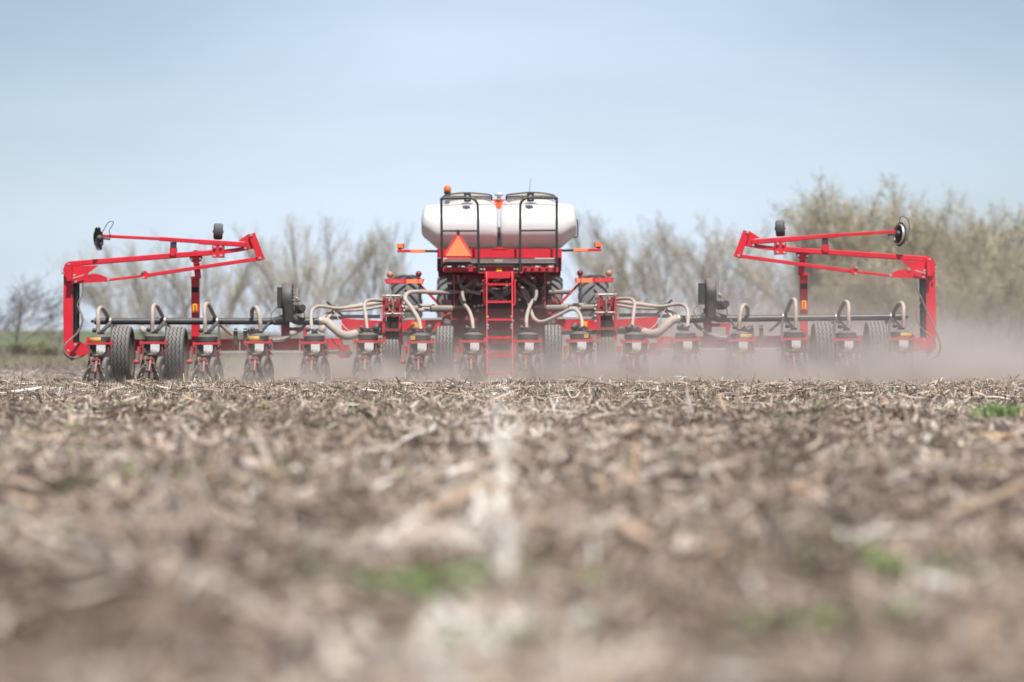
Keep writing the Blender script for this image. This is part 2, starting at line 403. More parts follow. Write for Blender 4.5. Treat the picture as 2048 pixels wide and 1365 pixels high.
# green seedlings in loose patches
x, y = scatter(120000, 4.4, 44)
g = vnoise(x, y, .8, 41) * .45 + vnoise(x, y, .22, 42) * .55
k_ = g > .735; x, y = x[k_], y[k_]
for (cx, cy, n, r) in ((-.10, 6.5, 420, .16), (.95, 6.8, 120, .14), (-2.1, 14.0, 160, .28), (-.62, 25.8, 190, .28), (-.95, 21.6, 120, .3), (.0, 5.2, 110, .09), (.62, 5.6, 90, .10), (1.9, 21, 140, .2), (-2.95, 17.6, 70, .2), (-1.35, 23.4, 150, .4), (-2.6, 34, 60, .2), (.5, 33, 60, .2)):
    x = np.concatenate([x, rng.normal(cx, r, n)]); y = np.concatenate([y, rng.normal(cy, r * 1.1, n)])
n = len(x); L = rng.uniform(.012, .035, n); pitch = rng.normal(.5, .45, n)
v, f, k = strips(x, y, gz(x, y) + .022 + rng.random(n) * .03, L, L * rng.uniform(.25, .6, n), rng.random(n) * 6.283, pitch, rng.normal(0, .6, n), rng.normal(0, .2, n) * L)
tag(link('weed_seedlings', np_mesh('weed_seedlings', v, f, LEAF, attrs={'tone': np.repeat(rng.random(n), k)})), 'small green weed seedlings sprouting through the straw', kind='stuff')

def G(px, py):
    """ground point seen at a photo pixel"""
    d = F * CAMH / (py - HOR); x = (px - 1024) / F * d
    return float(x), float(d), float(gz(np.array([x]), np.array([d]))[0])
# grass tuft by the right edge and three thin green sprigs at the crest
def tuft(name, px, py, n, h, spread, label, cat, m=LEAF, group=None):
    cx, cy_, cz = G(px, py)
    x = rng.normal(0, spread, n); y = rng.normal(0, spread, n); L = rng.uniform(.5, 1, n) * h
    v, f, k = strips(x, y, L * .42, L, rng.uniform(.003, .008, n), np.arctan2(y, x) + rng.normal(0, .5, n), rng.normal(1.1, .22, n), rng.normal(0, .5, n), rng.normal(0, .12, n) * L, nseg=4)
    o = link(name, np_mesh(name, v, f, m, attrs={'tone': np.repeat(rng.random(n), k)}), loc=(cx, cy_, cz)); tag(o, label, cat, group); return o
tuft('grass_tuft', 2006, 845, 340, .17, .10, 'bright green grass tuft in dark soil at the far right of the straw', 'grass tuft')
tuft('weed_sprig', 985, 790, 14, .12, .03, 'thin green sprig standing just below the bottom rung of the ladder', 'weed')
tuft('weed_sprig', 1085, 788, 14, .11, .035, 'thin green sprig below the wheels to the right of the ladder', 'weed')
tuft('weed_sprig', 888, 787, 12, .10, .03, 'thin green sprig on the crest below the second wheel left of ladder', 'weed')
tuft('weed_sprig', 700, 788, 26, .05, .05, 'low green rosette on the crest left of the folding wing wheel', 'weed')

# single large stalk pieces that stand out
STK = mat('dry_stalk', (.58, .51, .45), .75, dust=.3, dustcol=(.4, .33, .28), nscale=25, var=.2)
STKO = mat('tan_husk', (.50, .36, .24), .8, dust=.3, dustcol=(.4, .3, .22), nscale=20, var=.25)
def stalk(p0, p1, r, lift, label, m=STK, nodes=3, wob=.01, name='dry_stalk', cat='stalk', r2=None):
    a = Vector(G(*p0)) + Vector((0, 0, lift[0])); b = Vector(G(*p1)) + Vector((0, 0, lift[1]))
    q = MB(); pts = []
    for i in range(9):
        t = i / 8; p = a.lerp(b, t); pts.append(p + Vector((random.uniform(-wob, wob), random.uniform(-wob, wob), random.uniform(-wob, wob) * .6)))
    o0 = pts[0].copy(); pts = [p - o0 for p in pts]
    q.tube(pts, [r, (r2 or r * .7)], 9)
    for i in range(nodes):
        j = int((i + 1) * 8 / (nodes + 1)); d = (pts[min(j + 1, 8)] - pts[j - 1]).normalized()
        q.lathe([(r * .8, -r), (r * 1.25, 0), (r * .8, r)], pts[j], d, 9)
    o = q.build(name, m, loc=o0); tag(o, label, cat, 'dry stalks lying on the field'); return o
stalk((886, 860), (980, 853), .017, (.065, .07), 'straight white dry stalk lying across in front of the ladder')
stalk((1262, 778), (1215, 784), .009, (.03, .02), 'short pale stalk lying on the crest below the right folding wheel')
stalk((1115, 842), (1190, 824), .013, (.05, .06), 'beige dry stalk lying tilted right of the upright stump')
stalk((1205, 812), (1262, 807), .013, (.05, .05), 'orange brown stalk piece on the straw right of centre', STKO)
stalk((1636, 928), (1705, 885), .020, (.03, .06), 'grey dry husk tilted up right in the middle field', name='dry_husk', cat='husk')
stalk((1850, 1075), (2060, 985), .018, (.02, .05), 'long blurred tan stalk sloping up at the lower right edge', STKO)
stalk((812, 1045), (968, 1010), .027, (.05, .06), 'wide blurred tan stalk lying flat left of centre foreground', STKO, r2=.017)
stalk((695, 897), (738, 875), .018, (.04, .06), 'orange curled husk on the left half of the straw', STKO, name='dry_husk', cat='husk')
stalk((790, 785), (870, 782), .006, (.02, .03), 'thin fibrous stem lying on the crest left of centre')
# upright pale stalk stumps along the centre line
for i, (px, py, hh, rr_, lab) in enumerate(((1012, 1190, .20, .026, 'very blurred wide pale husk standing low in the centre foreground'), (1000, 985, .25, .027, 'blurred pale upright stalk, nearest and tallest on the centre line'), (990, 868, .23, .019, 'pale upright stalk with ragged leaf just below the ladder'))):
    cx, cy_, cz = G(px, py)
    q = MB(); q.tube([(0, 0, -.02), (.006, 0, hh * .3), (-.003, .01, hh * .6), (-.010, .0, hh * .85), (-.018, .0, hh)], [rr_, rr_ * .45], 9)
    for k in range(7):
        t = random.uniform(.05, .8); a_ = random.uniform(0, 6.28); L = random.uniform(.25, .5) * hh
        q.tube([(0, 0, hh * t), (math.cos(a_) * L * .25, math.sin(a_) * L * .25, hh * t + L * .45), (math.cos(a_) * L * .4, math.sin(a_) * L * .4, hh * t + L * .8)], [rr_ * .55, rr_ * .12], 5)
    tag(q.build('upright_stalk', mat('bleached_stalk', (.68, .63, .57), .8, dust=.15, nscale=30), loc=(cx, cy_, cz)), lab, 'stalk', 'upright stalks on the centre line')
# pale clod left of centre
cx, cy_, cz = G(505, 955)
q = MB(); q.lathe([(.0, .045), (.035, .038), (.055, .012), (.05, -.01), (.0, -.02)], (0, 0, 0), (.1, .1, 1), 11)
tag(q.build('soil_clod', mat('pale_clod', (.50, .44, .41), .9, dust=.3, nscale=30, bump=1), loc=(cx, cy_, cz + .02)), 'pale round clod of dry soil in the left middle field', 'clod')

# ------------------------------------------------------------------ far ground: grass margin, rising meadow, undergrowth
def simple_noise_mat(name, ramp, scale, rough=.95):
    m = bpy.data.materials.new(name); m.use_nodes = True; nt = m.node_tree; b = nt.nodes['Principled BSDF']; b.inputs['Roughness'].default_value = rough; b.inputs['Specular IOR Level'].default_value = .1
    tc_ = nt.nodes.new('ShaderNodeTexCoord'); no = nt.nodes.new('ShaderNodeTexNoise'); no.inputs['Scale'].default_value = scale; no.inputs['Detail'].default_value = 7
    nt.links.new(tc_.outputs['Object'], no.inputs[0]); r = nt.nodes.new('ShaderNodeValToRGB'); e = r.color_ramp.elements
    e[0].position = ramp[0][0]; e[0].color = (*ramp[0][1], 1); e[1].position = ramp[-1][0]; e[1].color = (*ramp[-1][1], 1)
    for p, c in ramp[1:-1]: k = e.new(p); k.color = (*c, 1)
    nt.links.new(no.outputs[0], r.inputs[0]); nt.links.new(r.outputs[0], b.inputs['Base Color']); return m
xs2 = np.linspace(-140, 140, 90); ys2 = np.array(list(np.linspace(64, 120, 30)) + list(np.linspace(124, 300, 20)))
X, Y = np.meshgrid(xs2, ys2); Y = Y + (Y < 65) * (vnoise(X, Y, 3, 50) - .5) * 7
Z = np.full_like(X, .0) + (vnoise(X, Y, 4, 51)) * .05 + np.clip((Y - 120) / 180, 0, 1) * .5
idx = np.arange(X.size).reshape(X.shape); fc = np.stack([idx[:-1, :-1], idx[:-1, 1:], idx[1:, 1:], idx[1:, :-1]], -1).reshape(-1, 4)
tag(link('grass_margin', np_mesh('grass_margin', np.stack([X, Y, Z], -1).reshape(-1, 3), fc, simple_noise_mat('margin_ground', [(.3, (.18, .145, .115)), (.5, (.22, .19, .13)), (.6, (.16, .18, .08)), (.8, (.25, .21, .165))], .35), smooth=True)), kind='structure')
# gentle green rise on the left, far behind
xs2 = np.linspace(-420, 420, 90); ys2 = np.linspace(280, 1400, 40)
X, Y = np.meshgrid(xs2, ys2)
Z = .4 + np.clip((Y - 280) / 400, 0, 1) ** 1.2 * (2.6 + vnoise(X, Y, 60, 52) * 1.2) * np.clip((-X - 30) / 40, .12, 1)
idx = np.arange(X.size).reshape(X.shape); fc = np.stack([idx[:-1, :-1], idx[:-1, 1:], idx[1:, 1:], idx[1:, :-1]], -1).reshape(-1, 4)
tag(link('meadow_hill', np_mesh('meadow_hill', np.stack([X, Y, Z], -1).reshape(-1, 3), fc, simple_noise_mat('meadow', [(.3, (.12, .14, .075)), (.55, (.15, .18, .10)), (.8, (.20, .21, .14))], .03), smooth=True)), kind='structure')
# grass blades on the margin
n = 34000; y = 61 + 60 * rng.random(n) ** 1.5; x = (rng.random(n) * 2 - 1) * (.19 * y + 1.5); L = rng.uniform(.05, .22, n)
v, f, k = strips(x, y, L * .4, L, rng.uniform(.01, .03, n), rng.random(n) * 6.283, rng.normal(1.1, .3, n), rng.normal(0, .5, n), rng.normal(0, .15, n) * L)
tag(link('margin_grass', np_mesh('margin_grass', v, f, GRSG, attrs={'tone': np.repeat(np.clip(vnoise(x, y, 3, 61) + rng.normal(0, .2, n), 0, 1), k)})), 'rough grass growing beyond the edge of the field', kind='stuff')
n = 60000; y = 121 + 26 * rng.random(n); x = (rng.random(n) * 2 - 1) * (.19 * y + 2)
hh = (.2 + .9 * vnoise(x, y * 3, 2.5, 62) ** 1.5) * (1 + np.clip((x + 20) / 6, 0, 1) * 1.1); L = rng.uniform(.3, 1, n) * hh * (.8 + .4 * (x > 5))
v, f, k = strips(x, y, L * .45, L, rng.uniform(.012, .045, n), rng.random(n) * 6.283, rng.normal(1.25, .28, n), rng.normal(0, .5, n), rng.normal(0, .15, n) * L)
tag(link('undergrowth', np_mesh('undergrowth', v, f, DRYG, attrs={'tone': np.repeat(np.clip(vnoise(x, y, 6, 63) * .9 + rng.normal(0, .22, n), 0, 1), k)})), 'tangled dry brush and reeds at the foot of the trees', kind='stuff')

# far white building on the rise
sh = empty('farm_shed', ((92 - 1024) / F * 660, 660, 2.6)); tag(sh, 'long low white building on the horizon at far left', 'building')
q = MB(); q.box((0, 0, .5), (6.5, 8, 1.5)); q.build('wall', mat('shed_wall', (.72, .72, .70), .8), sh)
q = MB(); q.prism([(-3.6, -4.3, 1.25), (3.6, -4.3, 1.25), (2.7, -4.3, 1.75), (-2.7, -4.3, 1.75)], 8.6); q.build('roof', mat('shed_roof', (.62, .64, .66), .6), sh)

# ------------------------------------------------------------------ trees
BARK = mat('grey_bark', (.32, .285, .25), .9, nscale=3, var=.3, spec=.1)
TWIG = ramp_mat('twigs_and_buds', [(0, (.42, .375, .335)), (.5, (.47, .42, .35)), (.6, (.50, .43, .28)), (1, (.57, .53, .30))], nscale=1.5, nvar=.25, transl=.15)
TWIGD = ramp_mat('dark_twigs', [(0, (.09, .075, .068)), (.6, (.16, .13, .115)), (1, (.22, .20, .15))], nscale=1.5, nvar=.25)
TWIGS = ramp_mat('shrub_twigs', [(0, (.22, .18, .14)), (.55, (.32, .27, .20)), (1, (.30, .33, .16))], nscale=3, nvar=.25, transl=.15)
def make_tree(seed, h, width, upright, dens, bud, twigmat, stems=3, low=.10):
    rg = random.Random(seed); T = MB()
    segs = []                                          # twig segments: p0, p1, r0, r1, tone
    buds = []
    def grow(p, d, L, r, lvl, maxl):
        n = 4 if lvl < 2 else 3; pts = [p.copy()]
        for i in range(n):
            d = (d + Vector((rg.gauss(0, .13), rg.gauss(0, .13), rg.gauss(0, .06) + (.07 * upright if lvl > 0 else 0)))).normalized()
            p = p + d * (L / n); pts.append(p.copy())
        if lvl == 0 or (lvl == 1): T.tube(pts, [r, r * .35], 6, spline=False, cap=False)
        else:
            for i in range(n):
                a = r * (1 - i / n * .7); b = r * (1 - (i + 1) / n * .7); segs.append((pts[i], pts[i + 1], a, b, rg.random() * .55))
        if lvl >= maxl:
            for _ in range(bud):
                buds.append((pts[-1 - rg.randrange(3)] + Vector((rg.gauss(0, .05), rg.gauss(0, .05), rg.gauss(0, .06))), rg.random()))
            return
        m = dens[lvl]
        for i in range(m):
            t = (low if lvl == 0 else .12) + (1 - (low if lvl == 0 else .12)) * (i + rg.random()) / m
            k = min(int(t * n), n - 1); q = pts[k].lerp(pts[k + 1], t * n - k)
            az = rg.random() * 6.283; el = rg.uniform(.25, .8) * (1.15 - .45 * upright)
            base = (pts[k + 1] - pts[k]).normalized()
            side = base.cross(Vector((math.cos(az), math.sin(az), .15))).normalized()
            nd = (base * math.cos(el) + side * math.sin(el)).normalized()
            nd.z += .15 * upright; nd.normalize()
            grow(q, nd, L * rg.uniform(.42, .72) * (1 - .35 * t), r * (.5 if lvl == 0 else .55) * (1 - .4 * t), lvl + 1, maxl)
    for s in range(stems):
        a = rg.random() * 6.283; lean = rg.uniform(.05, .3) * width
        grow(Vector((math.cos(a) * .12 * (stems > 1), math.sin(a) * .12 * (stems > 1), -.1)), Vector((math.cos(a) * lean, math.sin(a) * lean, 1)).normalized(), h * rg.uniform(.72, 1.0), h * .007 + .012, 0, len(dens))
    # twigs as three-sided tapering tubes
    A = np.array([list(s[0]) for s in segs]); B = np.array([list(s[1]) for s in segs]); ra = np.maximum(np.array([s[2] for s in segs]) * .7, .0055); rb = np.maximum(np.array([s[3] for s in segs]) * .7, .0035)
    tn = np.array([s[4] for s in segs]); D = B - A; D /= np.linalg.norm(D, axis=1)[:, None] + 1e-9
    U = np.cross(D, np.array([0.31, .87, .12])); U /= np.linalg.norm(U, axis=1)[:, None] + 1e-9; W_ = np.cross(D, U)
    V = []
    for P0, rr in ((A, ra), (B, rb)):
        for j in range(3):
            g = 2.0944 * j; V.append(P0 + (U * math.cos(g) + W_ * math.sin(g)) * rr[:, None])
    V = np.stack(V, 1).reshape(-1, 3); base = (np.arange(len(A)) * 6)[:, None]
    Fq = np.stack([np.concatenate([base + j, base + (j + 1) % 3, base + 3 + (j + 1) % 3, base + 3 + j], 1) for j in range(3)], 1).reshape(-1, 4)
    tone = np.repeat(tn, 6)
    if buds:
        c = np.array([list(b[0]) for b in buds]); n = len(c); L = rng.uniform(.06, .13, n)
        v, f, k = strips(c[:, 0], c[:, 1], c[:, 2], L, L * .55, rng.random(n) * 6.283, rng.normal(.2, .7, n), rng.normal(0, .8, n), L * 0, nseg=1)
        V, Fq = np.concatenate([V, v]), np.concatenate([Fq, f + len(V)]); tone = np.concatenate([tone, np.repeat(.55 + .45 * rng.random(n), k)])
    root = empty('bare_tree', (0, 0, 0))
    T.build('trunk', BARK, root, fix=False); link('crown', np_mesh('crown', V, Fq, twigmat, attrs={'tone': tone}), root)
    root['h'] = float(np.percentile(V[:, 2], 99.7)) * 1.0
    return root
protos = [
    make_tree(1, 7, 1.2, .9, (11, 8, 5), 1, TWIG, 3),
    make_tree(2, 7, .8, 1.2, (12, 8, 5), 1, TWIG, 2),
    make_tree(3, 7, 1.6, .6, (11, 8, 5), 1, TWIG, 3),
    make_tree(4, 7, 1.5, .8, (13, 10, 7), 2, TWIG, 4, .05),
    make_tree(5, 4, 2.2, .35, (9, 7, 5), 0, TWIGD, 2),
    make_tree(6, 7, 1.3, 1.0, (14, 10, 7), 2, TWIG, 4, .04),
    make_tree(9, 1.2, 3.0, .2, (10, 8, 6), 2, TWIGS, 8, .02),
]
TREES = [   # px, top py, distance, proto, wide factor, label
    (12, 552, 62, 4, 1.15, 'dark bare tree cut off by the far left edge'),
    (100, 615, 62, 4, 1.1, 'small dark bare sapling between the edge tree and the marker post'),
    (232, 515, 88, 2, 1.1, 'pale spreading bare tree behind the left marker arm gusset'),
    (300, 500, 92, 0, 1.0, 'pale budding tree behind the left lower marker link'),
    (345, 485, 90, 2, .8, 'yellowish budding tree behind the left centre post'),
    (440, 495, 90, 0, .9, 'budding tree just right of the left centre post'),
    (505, 530, 95, 2, .7, 'low pale tree left of the left fan'),
    (578, 455, 90, 1, .95, 'tall upright bare tree above the left fan'),
    (640, 452, 90, 1, 1.0, 'tallest upright budding tree between left fan and orange lamp bar'),
    (690, 490, 94, 0, .7, 'slim pale tree right of the tallest upright one'),
    (738, 465, 90, 1, .95, 'upright bare tree left of the upper orange lamp bar'),
    (795, 500, 96, 1, .7, 'thin bare tree behind the left tractor tyre'),
    (1165, 452, 90, 0, .75, 'pale budding tree touching the right tank handle'),
    (1225, 490, 94, 2, .7, 'low pale tree behind the right lamp bar'),
    (1300, 446, 90, 0, 1.0, 'tall budding tree half way between tank and right fan'),
    (1362, 480, 94, 2, .8, 'pale forked tree left of the right fan'),
    (1420, 458, 90, 0, .9, 'budding tree straight above the right fan'),
    (392, 505, 97, 1, 1.1, 'faint pale tree right behind the left centre post'),
    (618, 500, 97, 0, .7, 'faint budding tree between the two tall ones right of left fan'),
    (1262, 478, 97, 1, 1.0, 'faint upright tree left of the tall one between tank and right fan'),
    (1462, 492, 97, 0, 1.0, 'faint budding tree between right fan and marker frame tip'),
    (1720, 500, 78, 3, 1.2, 'low dense thicket left of the right support post top'),
    (1820, 510, 78, 5, 1.2, 'low dense thicket below the right marker disc'),
    (1905, 520, 76, 3, 1.2, 'low dense thicket just right of the right marker post'),
    (1990, 530, 75, 5, 1.2, 'lowest dense thicket at the right edge of the dust'),
    (1500, 520, 96, 2, .9, 'low spreading tree under the tip of right marker frame'),
    (1570, 515, 92, 2, 1.0, 'dark spreading tree left of the right centre post'),
    (1645, 425, 88, 5, 1.0, 'dense olive tree at the left end of the tall clump'),
    (1700, 412, 92, 3, 1.0, 'dense olive tree above the right marker beam middle'),
    (1752, 398, 88, 5, .9, 'olive tree left of the raised right marker disc'),
    (1788, 366, 90, 5, .9, 'tallest tree of all behind the right marker disc'),
    (1838, 400, 88, 3, 1.0, 'dense tree above the right marker post'),
    (1888, 418, 92, 5, 1.0, 'rounded olive tree right of the marker post'),
    (1935, 425, 88, 3, .9, 'brownish dense tree second from the right edge'),
    (1990, 418, 86, 5, .95, 'dense brown tree near the right edge'),
    (2050, 424, 88, 3, 1.0, 'dense tree cut off by the right edge'),
    (1680, 470, 99, 3, 1.0, 'shorter dense tree behind the right upper marker tube'),
    (1770, 465, 99, 5, 1.1, 'shorter dense tree filling in below the tallest one'),
    (1860, 480, 97, 3, 1.1, 'shorter dense tree directly behind the right marker post'),
    (1950, 490, 82, 3, 1.0, 'low dense thicket tree beside the right marker post'),
    (2030, 500, 80, 5, 1.0, 'low dense thicket tree in the lower right corner of the clump'),
    (2110, 430, 88, 5, 1.0, 'dense tree just past the right edge'),
    (60, 684, 61, 6, 1.0, 'low tan shrub at the left field edge beside the dark edge tree'),
    (96, 690, 60, 6, .8, 'small grey shrub just left of the left marker post foot'),
    (20, 688, 63, 6, .9, 'low shrub at the foot of the dark edge tree'),
    (-60, 560, 64, 4, 1.2, 'dark bare tree just past the left edge'),
]
used = set()
tree_rnd = random.Random(3)
for (px, top, dist, pi, wf, lab) in TREES:
    dist *= 2
    p = protos[pi]
    o = p if pi not in used else copy_tree(p)
    used.add(pi)
    hz = (HOR - top) / F * dist + CAMH
    big = px < 1600 and pi != 4 and pi != 6; s = hz / p['h'] * (1.09 if big else 1.02); wf = wf * (1.3 if big else 1.6)
    o.location = ((px - 1024) / F * dist, dist, -.02)
    o.scale = (s * wf, s * wf, s); o.rotation_euler = (0, 0, tree_rnd.random() * 6.28)
    tag(o, lab, 'shrub' if pi == 6 else 'tree', 'shrubs at the field edge' if pi == 6 else 'bare spring trees behind the field')
    if pi == 6: o.name = 'field_shrub'
for i, p in enumerate(protos):
    if i not in used: raise RuntimeError('unused tree')

# ------------------------------------------------------------------ planter
ROLL = .0056
RX = -24.0 / F * 40
PL = empty('seed_planter', (RX, 40, 0)); PL.rotation_euler = (0, -ROLL, 0)
tag(PL, 'wide red sixteen row seed planter with twin white tanks in rising dust', 'seed planter')
def P(px, py, y=20.5, m=1):
    yy = py + ROLL * (px - 1000)
    if m < 0: px = 2000 - px
    return Vector(((px - 1024) / F * (y + 20) - RX, y - 20, CAMH + (HOR - yy) / F * (y + 20)))     # y: 20 is the row-unit plane, 40 m from the camera
def S(px, y=20.5): return px / F * (y + 20)      # pixel length -> metres at depth y
def poly(q, pts, y, depth, m=1): q.prism([P(a, b, y, m) for a, b in pts], depth)
def rect(q, x0, x1, y0, y1, y, depth, m=1): poly(q, [(x0, y0), (x1, y0), (x1, y1), (x0, y1)], y, depth, m)

def tyre(r, w, shoulder=.03, grooves=(-.3, -.1, .1, .3), n=120, blockdepth=.012):
    """ribbed tyre about X, centre at origin"""
    q = MB(); half = w / 2
    tread = [-.5 + .04]
    prof = [(r * .62, -.36 * w), (r * .66, -.44 * w), (r * .80, -.50 * w), (r * .92, -.495 * w), (r - shoulder * .55, -.46 * w), (r - .006, -.40 * w)]
    gs = []
    for g in grooves:
        prof += [(r - .002 * abs(g) * 4, (g - .022) * w), (r - blockdepth, (g - .018) * w), (r - blockdepth, (g + .018) * w), (r - .002 * abs(g) * 4, (g + .022) * w)]
    prof += [(r - .006, .40 * w), (r - shoulder * .55, .46 * w), (r * .92, .495 * w), (r * .80, .50 * w), (r * .66, .44 * w), (r * .62, .36 * w)]
    vs = []
    for i in range(n):
        a = 2 * math.pi * i / n; zz = (.0035, .0035, -.0035, -.0035)[i % 4] * 2
        for j, (rr, x) in enumerate(prof):
            x2 = x + (zz if 6 <= j < len(prof) - 6 else 0) * w / .27
            vs.append((x2, rr * math.cos(a), rr * math.sin(a)))
    k = len(prof)
    for i in range(n):
        for j in range(k - 1):
            f = (i * k + j, i * k + j + 1, ((i + 1) % n) * k + j + 1, ((i + 1) % n) * k + j)
            q.m = 1 if (6 <= j < k - 7 and (j - 6) % 4 in (0, 1, 2)) else 0
            q.add([], [])
            q.f.append(f); q.sm.append(j < 5 or j > k - 7); q.mi.append(q.m)
    q.v = vs
    return q
def rim(r, w):
    q = MB(); q.lathe([(r * .64, -.40 * w), (r * .60, -.30 * w), (r * .34, -.10 * w), (r * .15, -.10 * w), (r * .13, .12 * w), (r * .34, .10 * w), (r * .60, .30 * w), (r * .64, .40 * w)], (0, 0, 0), (1, 0, 0), 32)
    for i in range(8):
        a = i * math.pi / 4; q.lathe([(.012, -.14 * w), (.012, .14 * w)], (0, .26 * r * math.cos(a), .26 * r * math.sin(a)), (1, 0, 0), 6, False)
    return q
# wheels: px centre, top py, bottom py, depth y, width px
wheel_protos = {}
def place_wheel(u, top, r, y, wpx, name='transport_wheel'):
    key = (round(r, 3), wpx)
    c = P(u, top, y); c = Vector((c.x, c.y, c.z - r))
    if key not in wheel_protos:
        o = rim(r, S(wpx, y)).build(name, RIMW, PL, c); t = tyre(r, S(wpx, y)).build('tyre', [RUB, GROOVE], o, (0, 0, 0), fix=False)
        wheel_protos[key] = o
    else:
        s = wheel_protos[key]; o = s.copy(); COL.objects.link(o); o.location = c
        t = s.children[0].copy(); COL.objects.link(t); t.parent = o
    return o
for (u, top, r, y, w) in ((246, 652, .41, 20.35, 38), (354, 654, .41, 20.35, 38), (784, 663, .385, 21.2, 35), (891, 652, .40, 20.4, 35), (1106, 650, .40, 20.4, 35), (1213, 657, .385, 21.2, 35), (1645, 644, .41, 20.35, 38), (1751, 642, .41, 20.35, 38)):
    place_wheel(u, top, r, y, w)
# wheel brackets: a short red fork from the toolbar to each hub, pale hub flange
for (u, s) in ((252, 1), (358, 1), (784, 1), (891, 1), (1106, 1), (1213, 1), (1644, -1), (1750, -1)):
    q = MB(); a = P(u + s * 26, 700, 20.5); b = P(u + s * 26, 740, 20.4); q.beam(a + Vector((0, .3, 0)), a, S(7), .1); q.m = 1; q.beam(a, P(u + s * 24, 722, 20.45), S(5), .05, S(4)); q.m = 0; q.lathe([(.032, .03), (.032, -.03), (.02, -.05)], P(u + s * 23, 724, 20.4), (s, 0, 0), 12)
    q.build('wheel_bracket', [REDD, DRM], PL)

# main toolbar
for m in (1, -1):
    q = MB(); q.box((P(430, 690, 21, m) + P(430, 690, 21, m)) / 2, (S(510, 21), .15, S(23, 21))); 
    q.build('toolbar', RED, PL)
    q = MB(); q.beam(P(180, 706, 20.75, m), P(700, 706, 20.75, m), S(4.5), .03)
    for x in (480, 545, 600, 655): q.beam(P(x, 679, 20.85, m), P(x, 712, 20.85, m), S(3), .03)
    q.build('drive_shaft', STEEL, PL)
    # dark inner frame beam with bright red face
    q = MB(); poly(q, [(684, 637), (775, 643), (895, 640), (895, 664), (684, 664)], 21.6, .18, m); q.build('inner_frame', RED, PL)
    q = MB(); rect(q, 684, 760, 630, 637, 21.7, .16, m); q.beam(P(655, 604, 21.8, m), P(690, 636, 21.8, m), S(5), .04); q.beam(P(650, 636, 21.8, m), P(690, 636, 21.8, m), S(8), .06); q.build('valve_cover', BLKD, PL)
    q = MB(); q.beam(P(706, 667, 21.3, m), P(900, 667, 21.3, m), S(9), .09); q.build('air_line', PIPE, PL)
    q = MB(); q.beam(P(808, 639, 21.2, m), P(885, 638, 21.2, m), S(5), .05); q.build('lift_cylinder', STEEL, PL)
    q = MB(); rect(q, 825, 840, 645, 656, 21.59, .008, m); q.build('warning_sticker', YELS, PL)
    q = MB(); poly(q, [(600, 696), (625, 700), (700, 700), (700, 690), (600, 690)], 20.9, .03, m)
    poly(q, [(672, 706), (680, 700), (700, 700), (706, 706), (698, 716), (680, 716)], 20.88, .04, m); q.build('hinge_plate', REDD, PL)

# air pipe with blower
def air_pipe(m, ins):
    q = MB()
    q.tube([P(190, 643, 20.7, m), P(370, 643, 20.7, m), P(552, 643, 20.7, m)], S(6.8), 14, spline=False)
    q.lathe([(S(8), -.02), (S(8), .02)], P(197, 643, 20.7, m), (1, 0, 0), 14); q.lathe([(S(2), -.04), (S(4), .0)], P(188, 643, 20.7, m), (1 * m, 0, 0), 8)
    q.tube([P(548, 643, 20.7, m), P(562, 641, 20.7, m), P(578, 634, 20.7, m), P(582, 620, 20.7, m)], [S(8), S(12)], 14)
    q.tube([P(580, 632, 20.7, m), P(592, 640, 20.7, m), P(604, 643, 20.7, m), P(642, 643, 20.7, m)], [S(10), S(7)], 14)
    for x in (541, 602, 636): q.lathe([(S(8.3), -.012), (S(8.3), .012)], P(x, 643, 20.7, m), (1, 0, 0), 14)
    q.build('air_pipe', PIPE, PL)
for m in (1, -1): air_pipe(m, None)
for (cx, base) in ((577, 1), (1422, 1)):           # blowers are not mirrored
    dy = (cx > 1000) * -8
    q = MB(); c = P(cx, 598 + dy, 20.75); r = .235; w = S(20.5)
    q.lathe([(r * .5, -w / 2), (r * .97, -w / 2), (r, -w / 2 + .01), (r, w / 2 - .01), (r * .97, w / 2), (r * .5, w / 2)], c, (1, 0, 0), 36)
    q.beam(P(cx, 600 + dy, 20.6), P(cx + 2, 642 + dy, 20.65), S(20), .16, S(17))
    fan = q.build('fan_housing', BLKD, PL)
    q = MB(); rect(q, cx - 22, cx - 10.5, 575 + dy, 617 + dy, 20.6, .3); q.build('filter_box', BLKD, fan)
    q = MB(); q.lathe([(.05, 0), (.05, S(5)), (.035, S(5)), (.035, S(12)), (.02, S(13))], P(cx + 10.5, 600 + dy, 20.75), (1, 0, 0), 14)
    q.beam(P(cx + 18, 576 + dy, 20.7), P(cx + 18, 592 + dy, 20.7), S(4), .03); q.beam(P(cx + 13, 580 + dy, 20.7), P(cx + 13, 608 + dy, 20.7), S(2.5), .03)
    for k in range(5): q.bolt(P(cx + 12, 580 + 7 * k + dy, 20.65))
    q.sphere(P(cx + 17, 597 + dy, 20.6), .022, 8); q.build('hydraulic_motor', STEEL, fan)
    q = MB(); q.lathe([(S(9), 0), (S(9), .02), (S(7), .02), (S(7), .12)], P(cx + 26, 618 + dy, 20.65), (.25, -1, .1), 18); rect(q, cx + 13, cx + 27, 610 + dy, 628 + dy, 20.7, .1)
    q.build('belt_guard', BLK, fan)
    q = MB(); rect(q, cx - 14, cx + 2, 636 + dy, 692 + dy, 21.0, .12); rect(q, cx - 14, cx + 40, 655 + dy, 662 + dy, 20.98, .05); q.beam(P(cx + 34, 655 + dy, 21), P(cx + 34, 682 + dy, 21), S(7), .05); q.build('fan_mount', REDD, fan)
    q = MB()
    q.tube([P(cx + 20, 606 + dy, 20.6), P(cx + 31, 622 + dy, 20.55), P(cx + 34, 640 + dy, 20.6)], .008, 6)
    q.tube([P(cx - 22, 615 + dy, 20.6), P(cx - 34, 630 + dy, 20.6), P(cx - 26, 646 + dy, 20.6)], .006, 6)
    q.build('hydraulic_line', HOSED, fan)
